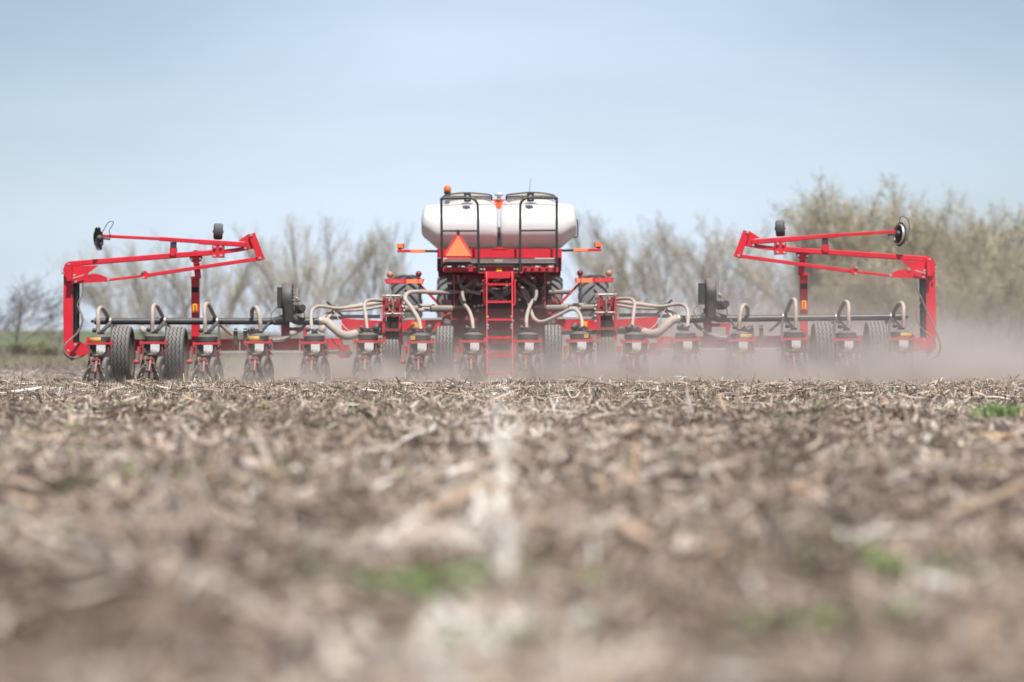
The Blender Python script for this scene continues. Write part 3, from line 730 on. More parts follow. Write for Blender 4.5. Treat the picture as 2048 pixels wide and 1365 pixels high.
for m in (1, -1):
    q = MB(); q.tube([P(641, 642, 20.6, m), P(655, 645, 20.58, m), P(668, 656, 20.55, m), P(682, 668, 20.55, m), P(696, 672, 20.6, m), P(712, 668, 20.7, m)], S(9.3), 14, seg=10, ribs=.16)
    big = q.build('corrugated_hose', HOSE, PL)
    q = MB(); q.lathe([(S(10.3), -.015), (S(10.3), .015)], P(642, 642, 20.6, m), (1, 0, -.05 * m), 14); q.build('hose_clamp', STEEL, big)
    q = MB(); q.lathe([(S(7), -.015), (S(7), .015)], P(711, 668, 20.7, m), (1, 0, .2 * m), 14); q.build('hose_clamp', STEEL, big)
    q = MB(); q.tube([P(711, 668, 20.7, m), P(726, 664, 20.9, m), P(760, 664, 21.1, m)], S(8), 12); q.build('pipe_elbow', BLKD, big)
    # sagging bunch of dark lines between the pipe and the units
    for k in range(4):
        q = MB(); q.tube([P(612 - 3 * k, 650 + 2 * k, 20.8, m), P(598 - 4 * k, 664 + 2 * k, 20.75, m), P(560, 677 + 2 * k, 20.7, m), P(528 - 3 * k, 676 + k, 20.7, m), P(508, 662 + 2 * k, 20.7, m)], .014 if k != 1 else .018, 7)
        q.build('sagging_hose', HOSED if k != 1 else HOSE, PL)

# seed hoses over the frame
HL = [
    ([(625, 660, 20.2), (623, 640, 20.3), (626, 620, 20.5), (642, 613, 20.8), (680, 617, 21), (730, 611, 21.2), (772, 605, 21.4), (800, 606, 21.6)], 3.6),
    ([(735, 658, 20.2), (732, 630, 20.3), (730, 610, 20.5), (740, 601, 20.8), (770, 602, 21.2), (800, 604, 21.5)], 3.6),
    ([(638, 642, 20.8), (660, 626, 21), (675, 622, 21), (730, 619, 21.2), (772, 612, 21.4), (800, 612, 21.6), (870, 612, 21.8), (930, 615, 22)], 3.4),
    ([(650, 645, 20.8), (665, 628, 21), (690, 616, 21.1), (772, 606, 21.4), (830, 620, 21.6), (900, 618, 21.8)], 3.4),
    ([(842, 660, 20.2), (838, 640, 20.3), (824, 616, 20.4), (812, 600, 20.5), (815, 588, 20.6), (832, 584, 20.8), (875, 585, 21.3), (935, 584, 22)], 4.2),
]
for pts, w in HL:
    for m in (1, -1):
        if m < 0 and pts[0][0] == 842: continue
        q = MB(); q.tube([P(a, b, y, m) for a, b, y in pts], S(w), 9); q.build('seed_hose', HOSE, PL)
EX = [([(947, 660, 20.2), (945, 640, 20.3), (938, 620, 20.9), (925, 604, 21.5), (922, 592, 21.75), (930, 580, 22)], 4.0, HOSE),
      ([(1054, 656, 20.2), (1054, 636, 20.3), (1060, 614, 21.0), (1070, 594, 21.7), (1066, 575, 22), (1055, 562, 22.2)], 4.0, HOSE),
      ([(1165, 658, 20.2), (1164, 640, 20.3), (1157, 624, 20.4), (1143, 619, 20.5), (1115, 632, 20.6), (1085, 644, 20.7), (1068, 636, 20.9), (1058, 606, 21.6), (1045, 580, 22)], 4.0, HOSE)]
for pts, w, mm in EX:
    q = MB(); q.tube([P(a, b, y) for a, b, y in pts], S(w * .92), 10); q.build('seed_hose', mm, PL)
    q = MB()
for m in (1, -1):
    for (x0, x1, yy) in ((862, 905, 618), (808, 835, 618), (860, 900, 586), (668, 676, 614)):
        q = MB(); q.tube([P(x0, yy, 21.3, m), P(x1, yy, 21.4, m)], S(4.8 if yy != 618 else 7), 9, spline=False); q.build('hose_sleeve', HOSED, PL)
    q = MB(); q.tube([P(660, 640, 20.8, m), P(680, 660, 20.75, m), P(700, 672, 20.7, m)], .008, 5); q.tube([P(668, 622, 20.9, m), P(690, 655, 20.75, m), P(712, 668, 20.7, m)], .006, 5)
    q.build('net_cord', mat('net_cord', (.5, .47, .43), .8), PL)
    # yellow capped connectors
    for x in ((472, 491) if m > 0 else (496, 477)):
        q = MB(); q.beam(P(x, 662, 20.8, m), P(x, 690, 20.8, m), S(8), .06); q.lathe([(S(3.5), 0), (S(3.5), .02)], P(x, 660, 20.8, m), (0, 0, 1), 10)
        c = q.build('coupler', BLKD, PL); q = MB(); q.lathe([(S(4.3), 0), (S(4.3), S(10))], P(x, 678 if x > 480 and m > 0 else 672, 20.8, m), (0, 0, 1), 10); q.build('cap', mat('bright_yellow', (.85, .6, .03), .5), c)

# folding wing wheels' towers
for m in (1, -1):
    q = MB()
    for x in (768, 801): poly(q, [(x - 1.5, 594), (x + 2, 594), (x + 3, 660), (x + 5, 690), (x - 2, 690), (x - 3, 655)], 20.9, .25, m)
    q.m = 1; rect(q, 771, 800, 622, 634, 21.0, .02, m); q.m = 0; rect(q, 780, 790, 600, 622, 21.05, .05, m); q.m = 1; rect(q, 771, 778, 597, 622, 21.08, .03, m); rect(q, 792, 799, 599, 622, 21.08, .03, m)
    poly(q, [(766, 668), (770, 657), (800, 657), (806, 668), (800, 663), (772, 663)], 20.85, .3, m)
    tw = q.build('lift_tower', [REDD, DRM], PL)
    q = MB(); rect(q, 774, 799, 634, 657, 21.05, .2, m); q.build('spring_block', mat('black_void_rubber', (.006, .006, .007), .7), tw)
    q = MB(); q.tube([P(766, 592, 20.95, m), P(808, 592, 20.95, m)], S(2.3), 8, spline=False); q.tube([P(770, 628, 20.9, m), P(803, 628, 20.9, m)], S(2), 8, spline=False)
    for x, y0 in ((783, 580), (803, 583)): q.beam(P(x, y0, 20.85, m), P(x, 597, 20.85, m), S(2), .02)
    for a, b in ((770, 592), (806, 592), (804, 628), (771, 628), (808, 645), (786, 626)): q.bolt(P(a, b, 20.85, m), .02, .03)
    for k in range(7): q.lathe([(S(2.4), -.01), (S(2.4), .01)], P(807 + (k % 2) * 2, 600 + 7 * k, 20.9, m), (0, .4, 1), 7)
    q.build('linkage_pin', STEEL, tw)
    q = MB(); q.tube([P(784, 596, 20.88, m), P(787, 612, 20.85, m), P(785, 632, 20.85, m)], S(2.4), 7); q.build('rod', CHAIN, tw)

# ---- row units
UX = [200, 307, 415, 516, 630, 735, 842, 947, 1055, 1162, 1270, 1374, 1483, 1590, 1695, 1803]
def z_of(py): return CAMH + (694.5 - py) / 142.7
def px_(d): return d / 142.7
def make_unit():
    q = MB()
    q.box((0, -.01, z_of(687.5)), (px_(52), .05, px_(4.6)))
    q.box((px_(24), .10, z_of(686)), (px_(5), .26, px_(12))); q.box((px_(-26), .10, z_of(688)), (px_(4), .26, px_(9)))
    q.m = 1; q.box((px_(-21), .12, z_of(705)), (px_(3), .3, px_(33))); q.box((px_(17), .14, z_of(706)), (px_(3), .3, px_(30)))
    q.box((px_(-2), .22, z_of(722)), (px_(44), .02, px_(5)))
    q.prism([(px_(19), .02, z_of(690)), (px_(26), .02, z_of(690)), (px_(24), .02, z_of(712)), (px_(18), .02, z_of(722))], .05)
    q.box((px_(-2), .62, z_of(700)), (px_(26), .5, px_(10)))             # parallel arms forward to the toolbar
    q.box((px_(-2), .62, z_of(716)), (px_(26), .5, px_(5)))
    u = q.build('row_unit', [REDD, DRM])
    q = MB()
    for (a, b) in ((27, 690), (24, 694), (28, 700), (23, 703), (27, 708), (-23, 692), (-20, 700), (26, 717)): q.bolt((px_(a), -.03 + .02 * (a < 0), z_of(b)), .012, .02)
    q.beam((px_(22), 0, z_of(692)), (px_(26), -.02, z_of(712)), .012, .02); q.box((px_(-18), .05, z_of(703)), (.02, .1, .05))
    q.build('linkage', CHAIN, u)
    q = MB(); q.box((px_(-2), .16, z_of(706)), (px_(36), .26, px_(30))); q.box((px_(8), .06, z_of(712)), (px_(18), .16, px_(16))); q.box((px_(-2), .22, .28), (.15, .2, .32)); q.build('gearbox', BLKD, u)  # lowest dark box is added to stand for shade between the gauge wheels
    q = MB(); q.prism([(px_(-6), -.04, z_of(690.5)), (px_(12), -.04, z_of(690.5)), (px_(12), -.04, z_of(702)), (px_(8), -.04, z_of(708)), (px_(-1), -.04, z_of(703)), (px_(-6), -.04, z_of(703))], .08)
    sm = q.build('seed_meter', WHT, u)
    q = MB(); q.lathe([(.03, 0), (.055, .01), (.05, .05), (.0, .06)], (px_(1), -.02, z_of(708)), (0, -1, .2), 12); q.beam((px_(-3), -.05, z_of(702)), (px_(6), -.05, z_of(710)), .04, .03); q.build('drive_cover', GREYP, sm)
    # hopper with round lid
    q = MB(); q.lathe([(.138, -.02), (.138, .012)], (0, .12, z_of(684.5)), (0, 0, 1), 28); q.lathe([(.144, .012), (.144, .070)], (0, .12, z_of(684.5)), (0, 0, 1), 28)
    hp = q.build('hopper', BLKD, u)
    q = MB(); q.lathe([(.143, -.002), (.138, .008), (.06, .040)], (0, .12, z_of(674.8)), (0, 0, 1), 24, False); q.lathe([(.045, .035), (.038, .085)], (0, .12, z_of(674.8)), (0, 0, 1), 16)
    q.beam((-.04, .08, z_of(667)), (.06, .08, z_of(660)), .03, .03); q.beam((.05, .08, z_of(667)), (-.03, .08, z_of(661)), .022, .03)
    q.lathe([(.02, 0), (.034, .02), (.034, .05), (.02, .06)], (-.06, .1, z_of(663)), (-1, 0, .5), 10)
    q.build('lid', BLKD, hp)
    # press-wheel arm, springs and adjusters
    q = MB()
    for (a, b, w, h) in ((-6, 719, 15, 4), (-6, 727, 18, 3), (-10, 733, 5, 8), (4, 733, 5, 9), (-3, 740, 4, 9), (2, 723, 3, 8)):
        q.box((px_(a), -.10 - .01 * w / 10, z_of(b)), (px_(w), .06, px_(h)))
    q.beam((px_(-4), -.05, z_of(712)), (px_(-4), -.26, z_of(745)), .03, .04)
    q.build('closing_arm', WARM, u)
    q = MB(); q.lathe([(.03, 0), (.045, .01), (.045, .022), (.0, .03)], (px_(-5), -.08, z_of(713)), (0, 0, 1), 10)
    for (a, b) in ((-14, 730), (3, 729), (10, 736), (-18, 738), (-3, 746), (8, 742), (-11, 742)): q.lathe([(.017, 0), (.017, -.03), (.010, -.04)], (px_(a), -.15, z_of(b)), (0, 1, 0), 7, False)
    for s in (-1, 1): q.lathe([(.013, 0), (.018, .01), (.013, .02), (.018, .03), (.013, .04), (.018, .05), (.013, .06), (.018, .07), (.013, .08)], (px_(-3) + s * .05, -.13, z_of(742)), (s * .3, 0, 1), 8)
    q.prism([(px_(-18), -.2, z_of(748)), (px_(6), -.2, z_of(747)), (px_(8), -.2, z_of(756)), (px_(0), -.2, z_of(759)), (px_(-18), -.2, z_of(757))], .09)
    q.build('adjuster', CHAIN, u)
    # gauge wheels (rubber) in a V, one mesh each
    for (x, s) in ((-.135, -1), (.125, 1)):
        q = MB(); q.lathe([(.06, -.02), (.15, -.028), (.195, -.03), (.208, -.015), (.208, .015), (.195, .03), (.15, .028), (.06, .02)], (0, 0, 0), (1, 0, .10 * s), 26)
        g = q.build('gauge_wheel', RUB, u, (x, .02, .205)); g.rotation_euler = (0, 0, s * R(-16))
        q = MB(); q.lathe([(.0, -.05), (.05, -.045), (.09, -.03), (.09, .03), (.05, .045), (.0, .05)], (0, 0, 0), (1, 0, .1 * s), 16); q.build('hub', BLKD, g)
    for s in (-1, 1):
        q = MB(); q.lathe([(.02, -.01), (.12, -.004), (.15, -.001), (.15, .001), (.12, .004), (.02, .01)], (0, 0, 0), (1, .22 * s, .34 * s), 24)
        for k in range(8):
            a = k * math.pi / 4
        q.lathe([(.035, -.02), (.035, .02)], (0, 0, 0), (1, .22 * s, .34 * s), 10)
        q.build('closing_wheel', STEELD, u, (px_(-4) + s * .115, -.28, .14))
    for s in (-1, 1):
        q = MB(); q.lathe([(.03, -.003), (.19, -.002), (.19, .002), (.03, .003)], (0, 0, 0), (1, .1 * s, .05 * s), 26); q.build('disc_opener', STEELD, u, (s * .02, .15, .15))
    return u
u0 = make_unit(); u0.parent = PL
SAMP = {}
UNITS = [u0] + [copy_tree(u0, PL) for _ in UX[1:]]
for i, ux in enumerate(UX):
    u = UNITS[i]
    u.location = ((ux - 1024) / 142.7 - RX, 0, (0, .006, -.008, .004, -.005, .009, -.003, .002)[i % 8]); u.rotation_euler = (0, R((0, .8, -.6, .4, -1, .5, -.3)[i % 7]), 0)
    if i == 0: u['label'] = 'row unit with yellow banded lid beside the left marker post'
    m = 1 if ux < 1000 else -1
    y0 = 20
    def U(dx, py, dy=0.): return Vector(((ux + dx * m - 1024) / F * (40 + dy) - RX - u.location.x, dy, CAMH + (HOR - py + 4.5) / F * (40 + dy)))
    if i in (0, 3, 12, 15):
        q = MB(); n = 14; vs = []
        for k in range(n + 1):
            a = R(-90 - 62 + 124 * k / n) 
            for zz in (-.004, .066): 
                for rr in (.1425, .146): vs.append((rr * math.cos(a) - .014 * m, .12 + rr * math.sin(a), z_of(684.5) + zz))
        fs = []
        for k in range(n):
            b = 4 * k; fs += [(b + 1, b + 5, b + 7, b + 3), (b, b + 2, b + 6, b + 4), (b, b + 4, b + 5, b + 1), (b + 2, b + 3, b + 7, b + 6)]
        q.add(vs, fs, True); q.build('lid_band', YEL, u)
    if i in (6, 9):
        q = MB(); q.box((px_(-15 if i == 6 else 12), -.018, z_of(679)), (px_(9), .012, px_(8))); q.build('lid_sticker', YEL, u)
    # own hose loop and bracket for the outer units
    if i in (0, 1, 2, 13, 14, 15):
        q = MB(); hgt = (0, -4, -8)[i if i < 3 else 15 - i]
        q.tube([U(-3, 664, .08), U(-3, 640, .05), U(-3, 624 + hgt, .1), U(1, 616 + hgt, .2), U(7, 618 + hgt * .6, .35), U(14, 629, .55), U(21, 641, .8), U(33, 655, .9), U(50, 670, 1.0)], px_(4.1), 10, seg=7)
        q.build('seed_hose', HOSE, u)
        q = MB(); q.lathe([(px_(8.6), -.014), (px_(8.6), .014)], U(22, 643 + (4.5 - 4.5), .70), (1, 0, 0), 14); q.build('pipe_clamp', STEEL, u)
        q = MB(); q.beam(U(24, 650, .6), U(26, 687, .3), px_(4.5), .03); q.beam(U(20, 648, .62), U(4, 664, .15), px_(7), .04); q.build('pipe_stay', BLK, u)
    if i in (3, 12):
        q = MB(); q.tube([U(5, 664, .08), U(4, 645, .05), U(0, 624, .1), U(-6, 617, .3), U(-12, 624, .55), U(-12, 636, .7)], px_(4.2), 10, seg=7)
        q.build('seed_hose', HOSE, u)
        q = MB(); q.tube([U(6, 667, .1), U(16, 656, .4), U(22, 648, .65)], px_(3), 8); q.tube([U(-4, 667, .1), U(-12, 668, .12), U(-18, 662, .14)], px_(6), 10); q.build('pipe_stay', PIPE, u)
    if i in (1, 4, 5, 6, 9, 10, 11):
        q = MB(); q.lathe([(.0, .0), (px_(6), .01), (px_(7), .05), (px_(6), .1), (.0, .12)], U(-16 if i in (1,) else 14, 668, .12), (-.8 if i == 1 else .4, 0, .9), 10)
        q.build('elbow_cap', HOSE if i in (1, 4) else BLKD, u)

# ---- centre post, marker arms
for m in (1, -1):
    q = MB(); rect(q, 383.5, 399, 555, 690, 20.9, .12, m); poly(q, [(388, 526), (400, 526), (403, 556), (391, 556)], 20.7, .06, m)
    rect(q, 382, 400, 553, 558, 20.85, .18, m)
    post = q.build('support_post', RED, PL)
    q = MB(); rect(q, 384.5, 398, 575, 585, 20.885, .01, m); q.build('black_band', mat('black_band', (.006, .006, .006), .5), post)
    q = MB(); rect(q, 386.5, 395, 608, 625, 20.885, .01, m); q.build('warning_sticker', YELS, post)
    q = MB(); 
    for k in range(3): rect(q, 389, 393, 611 + 4.5 * k, 613.5 + 4.5 * k, 20.879, .005, m)
    q.build('sticker_print', mat('sticker_print', (.25, .06, .01), .6), post)
    q = MB(); c = P(393.5, 514, 20.55, m)
    q.lathe([(S(11.5), 0), (S(13), -.008), (S(13), -.03), (S(11.5), -.035)], c, (0, 1, 0), 26, False); kn = q.build('pivot_plate', RED, post)
    q = MB()
    for (a, b) in ((384, 519), (402, 518), (392.5, 511)): q.bolt(P(a, b, 20.5, m), .02, .025)
    q.build('bolt_head', STEEL, kn)
    # vertical end post
    q = MB()
    poly(q, [(128.5, 548), (147, 548), (147, 570), (146, 700), (150, 712), (143, 722), (128, 706), (127, 620)], 20.5, .12, m)
    poly(q, [(127, 540), (131, 529), (139, 523), (149, 524), (152, 545), (152, 562), (147, 572), (129, 550)], 20.42, .3, m)
    poly(q, [(135, 529), (145, 529), (144, 562), (134, 562)], 20.34, .06, m)
    poly(q, [(146, 686), (161, 684), (174, 690), (178, 690), (178, 706), (162, 713), (147, 710), (139, 705), (141, 698)], 20.44, .1, m)
    poly(q, [(173, 676), (178, 674), (182, 688), (174, 694)], 20.44, .12, m)
    ep = q.build('marker_post', RED, PL)
    q = MB(); q.tube([P(155, 562, 20.5, m), P(154, 686, 20.5, m)], S(5.5), 14, spline=False); q.box(P(148.4, 628, 20.5, m), (S(1.6), .05, S(112))); q.build('hydraulic_cylinder', mat('gloss_black_steel', (.012, .013, .015), .3, dust=.05), ep)
    q = MB()
    for (a, b) in ((139.5, 529), (127, 546), (150, 551), (152.5, 564), (151, 690), (137, 702)): q.bolt(P(a, b, 20.36, m), .02, .03)
    q.beam(P(147, 557, 20.34, m), P(169, 550.5, 20.34, m), S(2.2), .025); q.build('pivot_pin', STEEL, ep)
    q = MB(); q.tube([P(166, 567, 20.4, m), P(166, 585, 20.4, m), P(159, 603, 20.35, m), P(156, 612, 20.35, m), P(164, 632, 20.3, m), P(164, 648, 20.3, m), P(153, 668, 20.3, m), P(136, 684, 20.3, m), P(127, 695, 20.3, m), P(131, 710, 20.3, m), P(146, 718, 20.35, m), P(164, 713, 20.5, m), P(177, 704, 20.6, m)] if m > 0 else [P(a, b, 20.3, m) for a, b in ((168, 567), (163, 590), (153, 615), (140, 645), (127, 675), (119, 700), (122, 718), (134, 728))], .011, 7)
    q.tube([P(157, 612, 20.33, m), P(167, 638, 20.3, m), P(158, 664, 20.3, m), P(133, 688, 20.28, m), P(129, 702, 20.28, m), P(140, 714, 20.3, m), P(160, 715, 20.4, m)], .008, 6)
    q.build('hydraulic_line', HOSED, ep)
    # folded marker arm
    q = MB(); q.beam(P(146, 528, 20.5, m), P(428, 505.5, 20.5, m), S(10.5), .10)
    poly(q, [(146, 533), (198, 531), (190, 537), (178, 546), (172, 556), (148, 562)], 20.43, .03, m)
    poly(q, [(142, 568), (152, 558), (170, 552), (184, 547), (200, 549), (214, 555), (221, 560), (214, 564), (180, 566)], 20.40, .04, m)
    rect(q, 425.5, 448.5, 491.5, 515.5, 20.42, .16, m)
    poly(q, [(448, 500), (495, 493), (497, 500), (470, 505), (448, 508)], 20.46, .1, m)
    ma = q.build('marker_arm', RED, PL)
    q = MB(); q.beam(P(218, 560.5, 20.45, m), P(292, 551.5, 20.45, m), S(5), .03); q.beam(P(292, 551.5, 20.45, m), P(525, 517, 20.45, m), S(7.2), .04)
    poly(q, [(283, 547), (285, 541), (292, 542), (300, 548), (299, 552), (292, 559), (286, 558), (283, 552)], 20.41, .07, m)
    q.build('lower_link', RED, ma)
    q = MB(); q.beam(P(505, 468, 20.42, m), P(524.5, 521, 20.42, m), S(13.5), .03, S(15)); poly(q, [(478, 482), (499, 468), (507, 470), (510, 497), (495, 501), (491, 484)], 20.46, .08, m)
    q.build('end_bracket', RED, ma)
    q = MB(); q.beam(P(208, 472.5, 20.45, m), P(326, 478.5, 20.45, m), S(6.2), .05); q.beam(P(322, 478.3, 20.45, m), P(400, 483.5, 20.45, m), S(8.2), .06); q.beam(P(400, 484, 20.45, m), P(494, 490, 20.45, m), S(10), .08)
    tt = q.build('folded_tube', RED, ma)
    q = MB(); rect(q, 342, 353.5, 484.5, 498, 20.44, .08, m); q.build('rest_pad', BLKD, ma)
    q = MB(); poly(q, [(340.5, 497), (354, 496.5), (353.5, 508), (350, 512), (344, 512), (340.5, 508)], 20.42, .14, m); q.build('rest_bracket', RED, ma)
    q = MB()
    for (a, b) in ((431, 495), (443, 494), (430, 512.5), (443.5, 511.5), (504, 471), (521.5, 517), (492.5, 497), (218, 560), (286, 544), (288, 556), (181, 549)): q.bolt(P(a, b, 20.41, m), .021, .03)
    q.build('bolt_head', STEEL, ma)
    # end disc, concave with notched rim
    q = MB(); n = 48; Rd = .172; prof = [(0, .055), (.07, .045), (.12, .025), (1, .0)]
    c = P(199, 478, 20.4, m); ax = Vector((.95 * m, -.26 if m > 0 else -.36, .05)).normalized(); a_ = ax.cross(Vector((0, 0, 1))).normalized(); b_ = ax.cross(a_)
    for side in (0, .006):
        vs = []; base_i = len(q.v)
        for (pr, po) in prof:
            for j in range(n):
                g = 2 * math.pi * j / n; rr = (Rd * (.86 if (j % 6) in (0, 1) and m > 0 else 1.0)) if pr == 1 else pr
                vs.append(c - ax * (po + side) + (a_ * math.cos(g) + b_ * math.sin(g)) * rr)
        q.add(vs, [(i * n + j, i * n + (j + 1) % n, (i + 1) * n + (j + 1) % n, (i + 1) * n + j) for i in range(3) for j in range(n)], True)
    md = q.build('marker_disc', BLK if m < 0 else BLKD, ma)
    if m < 0:
        q = MB(); q.lathe([(Rd * .80, -.02), (Rd * .86, -.045), (Rd * .87, .03), (Rd * .81, .035), (Rd * .80, -.02)], c, ax, 36, True, False); q.build('disc_band', STEEL, md)
    q = MB(); q.lathe([(.05, -.01), (.055, .03), (.035, .06), (.0, .065)], c, ax, 14); q.tube([c, P(212, 478, 20.4, m), P(222, 479, 20.42, m)], .014, 7); q.build('hub', BLK, md)
    q = MB(); q.tube([P(206, 466, 20.4, m), P(218, 446, 20.4, m), P(228, 444, 20.4, m), P(226, 452, 20.4, m), P(220, 462, 20.4, m), P(224, 474, 20.4, m)] if m > 0 else [P(196, 462, 20.35, m), P(199, 450, 20.35, m), P(194, 442, 20.35, m), P(182, 450, 20.35, m), P(180, 470, 20.35, m), P(185, 492, 20.35, m)], .0055, 6)
    q.build('wire_guard', BLK, md)
    # small rubber wheel riding on the arm
    c = P(438, 463.5, 20.5, m); r = S(16.5)
    q = MB(); w = S(18); q.lathe([(r * .5, -w * .42), (r * .8, -w * .5), (r * .95, -w * .44), (r, -w * .25), (r, w * .25), (r * .95, w * .44), (r * .8, w * .5), (r * .5, w * .42)], (0, 0, 0), (1, 0, 0), 28)
    mw = q.build('depth_wheel', RUBT, ma, c); mw.rotation_euler = (0, R(3) * m, R(8) * m)
    q = MB(); q.lathe([(.0, -w * .62), (.022, -w * .6), (.022, w * .6), (.0, w * .62)], (0, 0, 0), (1, 0, 0), 10); q.lathe([(r * .5, -w * .3), (r * .5, w * .3)], (0, 0, 0), (1, 0, 0), 18); q.build('hub', REDD, mw)

# ---- tanks
def tank(m):
    q = MB(); n = 40
    yc, yd = 22.2, .62
    st = [(846, 446, 460, .62), (846.5, 434, 470, .78), (849, 421, 475, .88), (853, 413.5, 478, .94), (858, 411, 482, .97), (866, 410, 489, .99), (874, 409.3, 496, 1), (879, 409, 499, 1), (930, 406.5, 499, 1), (975, 405.5, 499, 1), (986, 406, 499, 1), (992, 409, 498.5, .98), (996, 416, 497, .95), (997.5, 440, 470, .8)]
    vs = []
    for (x, t, b, k) in st:
        A = P(x, t, yc, m); B = P(x, b, yc, m); cz = (A.z + B.z) / 2; h = (A.z - B.z) / 2
        for j in range(n):
            g = 2 * math.pi * j / n; cs, sn = math.cos(g), math.sin(g)
            e = .80
            yy = math.copysign(abs(cs) ** e, cs) * yd * k; zz = math.copysign(abs(sn) ** e, sn) * h
            vs.append((A.x, yc - 20 + yy, cz + zz))
    K = len(st)
    q.add(vs, [(i * n + j, i * n + (j + 1) % n, (i + 1) * n + (j + 1) % n, (i + 1) * n + j) for i in range(K - 1) for j in range(n)], True)
    q.add(vs[:n], [tuple(range(n))], True); q.add(vs[-n:], [tuple(range(n))], True)
    t = q.build('seed_tank', TANK, PL)
    q = MB(); q.lathe([(S(48, yc), -.08), (S(47, yc), .0), (S(46, yc), S(9, yc))], P(937, 406, yc, m) + Vector((0, 0, 0)), (0, 0, 1), 32); q.build('tank_neck', TANK, t)
    q = MB(); c = P(937, 396.5, yc, m)
    q.lathe([(S(47, yc), -.02), (S(49, yc), -.015), (S(49, yc), .015), (S(38, yc), .045), (S(20, yc), .065), (0, .075)], c, (0, 0, 1), 32)
    q.build('tank_lid', mat('tank_lid_grey', (.33, .31, .30), .6, dust=.35), t)
    q = MB(); q.tube([P(888, 402, 21.75, m), P(889, 393, 21.75, m), P(910, 388, 21.75, m), P(937, 386, 21.75, m), P(965, 388, 21.75, m), P(984, 391, 21.75, m), P(985, 402, 21.75, m)], S(1.6), 7)
    q.tube([P(888, 394, 21.74, m), P(937, 393, 21.74, m), P(985, 393.5, 21.74, m)], S(1.3), 7); 
    rect(q, 930, 944, 386, 404, 21.62, .05, m); q.build('lid_clamp', BLK, t)
    q = MB(); q.bolt(P(937, 393, 21.60, m), .02, .02); q.bolt(P(937, 399, 21.60, m), .02, .02); q.build('latch_bolt', STEEL, t)
for m in (1, -1): tank(m)
q = MB(); q.tube([P(1148, 440, 22.2), P(1156, 441, 22.2), P(1157, 472, 22.2), P(1149, 475, 22.2)], S(1.4), 7); q.build('tank_handle', BLK, PL)
q = MB(); poly(q, [(985, 399), (1014, 399), (1008, 404), (1002, 418), (997, 418), (991, 404)], 21.9, .08); q.build('orange_bracket', mat('orange_paint', (.85, .10, .03), .4, dust=.1), PL)
q = MB(); q.lathe([(.03, -.05), (.03, 0), (.062, .005), (.066, .035), (.05, .055), (0, .062)], P(1000, 393, 21.9), (0, 0, 1), 18); q.build('receiver_dome', WHT, PL)
q = MB(); q.tube([P(1061, 390, 22), P(1062, 372, 22), P(1064, 357, 22)], [.006, .003], 5); q.build('antenna', HOSED, PL)
q = MB(); q.sphere(P(897, 379, 21.9), S(8), 20); bc = q.build('beacon', ORL, PL)
q = MB(); q.lathe([(S(5.5), 0), (S(5.5), .03), (S(3), .04)], P(897, 391, 21.9), (0, 0, 1), 12); q.lathe([(S(7.3), -.01), (S(7.3), .015)], P(897, 386, 21.9), (0, 0, 1), 14); q.build('base', BLK, bc)

# ---- walkway frame, guard rails, ladder
q = MB(); poly(q, [(876, 498), (1125, 498), (1125, 516), (876, 516)], 21.45, .12)
poly(q, [(985, 499), (996, 494.5), (1004, 494.5), (1016, 499)], 21.44, .1)
q.build('tank_frame', RED, PL)
q = MB()
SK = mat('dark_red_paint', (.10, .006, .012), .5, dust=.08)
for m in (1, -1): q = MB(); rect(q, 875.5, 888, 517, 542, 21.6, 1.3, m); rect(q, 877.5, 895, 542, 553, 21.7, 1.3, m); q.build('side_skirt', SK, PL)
q = MB(); rect(q, 888, 1112, 518, 532, 21.75, .1); q.build('rear_panel', GREYP, PL)
q = MB(); rect(q, 990, 1007, 519, 524, 21.7, .03); q.build('panel_plate', mat('grey_plate', (.35, .35, .35), .5), PL)
q = MB()
q.tube([P(884, 527, 21.15), P(1000, 527, 21.15), P(1116, 527, 21.15)], S(3), 10, spline=False)
rect(q, 947, 1049, 524.5, 534, 21.3, .05)
q.build('lower_rail', BLK, PL)
q = MB(); rect(q, 887, 1118, 534.5, 544, 21.25, .35)
for k in range(16): q.box(P(893 + 14.5 * k, 533.5, 21.22), (.045, .02, .012))
rect(q, 955, 1046, 533, 547, 21.2, .05); q.build('step_platform', REDD, PL)
q = MB(); rect(q, 994, 1005, 536.5, 543.5, 21.19, .008); q.build('warning_sticker', YELS, PL)
for m in (1, -1):
    pts = [(884.5, 397), (938, 396.5), (948, 398.5), (955, 405), (957.5, 416), (958, 470), (959, 545)]
    q = MB(); q.tube([P(a, b, 21.13, m) for a, b in pts], S(2.6), 9, seg=6)
    q.tube([P(884.5, 396.5, 21.13, m), P(885, 460, 21.13, m), P(885, 533, 21.13, m)], S(2.6), 9, spline=False)
    q.tube([P(885, 462, 21.13, m), P(958, 462, 21.13, m)], S(2.2), 9, spline=False)
    q.beam(P(957, 537, 21.2, m), P(971, 540, 21.2, m), S(8), .02)
    g = q.build('guard_rail', BLK, PL)
    q = MB(); q.bolt(P(964, 539, 21.15, m), .018, .02); q.bolt(P(970, 539, 21.15, m), .018, .02); q.bolt(P(948, 396.5, 21.1, m), .01, .01); q.build('bolt_head', STEEL, g)
    q = MB(); q.lathe([(S(2.6), 0), (S(2.6), S(5.5)), (S(1.5), S(6.5))], P(888.5, 525, 21.25, m), (0, 0, 1), 10); q.build('marker_light', ORL, g)
    # grab bar beside the ladder
    q = MB(); q.tube([P(966, 561, 21.1, m), P(969.5, 566, 21.1, m), P(969.5, 590, 21.1, m), P(969.5, 606, 21.1, m), P(972, 612, 21.1, m)], S(2.4), 9); q.build('grab_bar', RED, PL)
q = MB()
LY = lambda yy: 20.95 - 1.3 * max(0, (yy - 556) / 193)
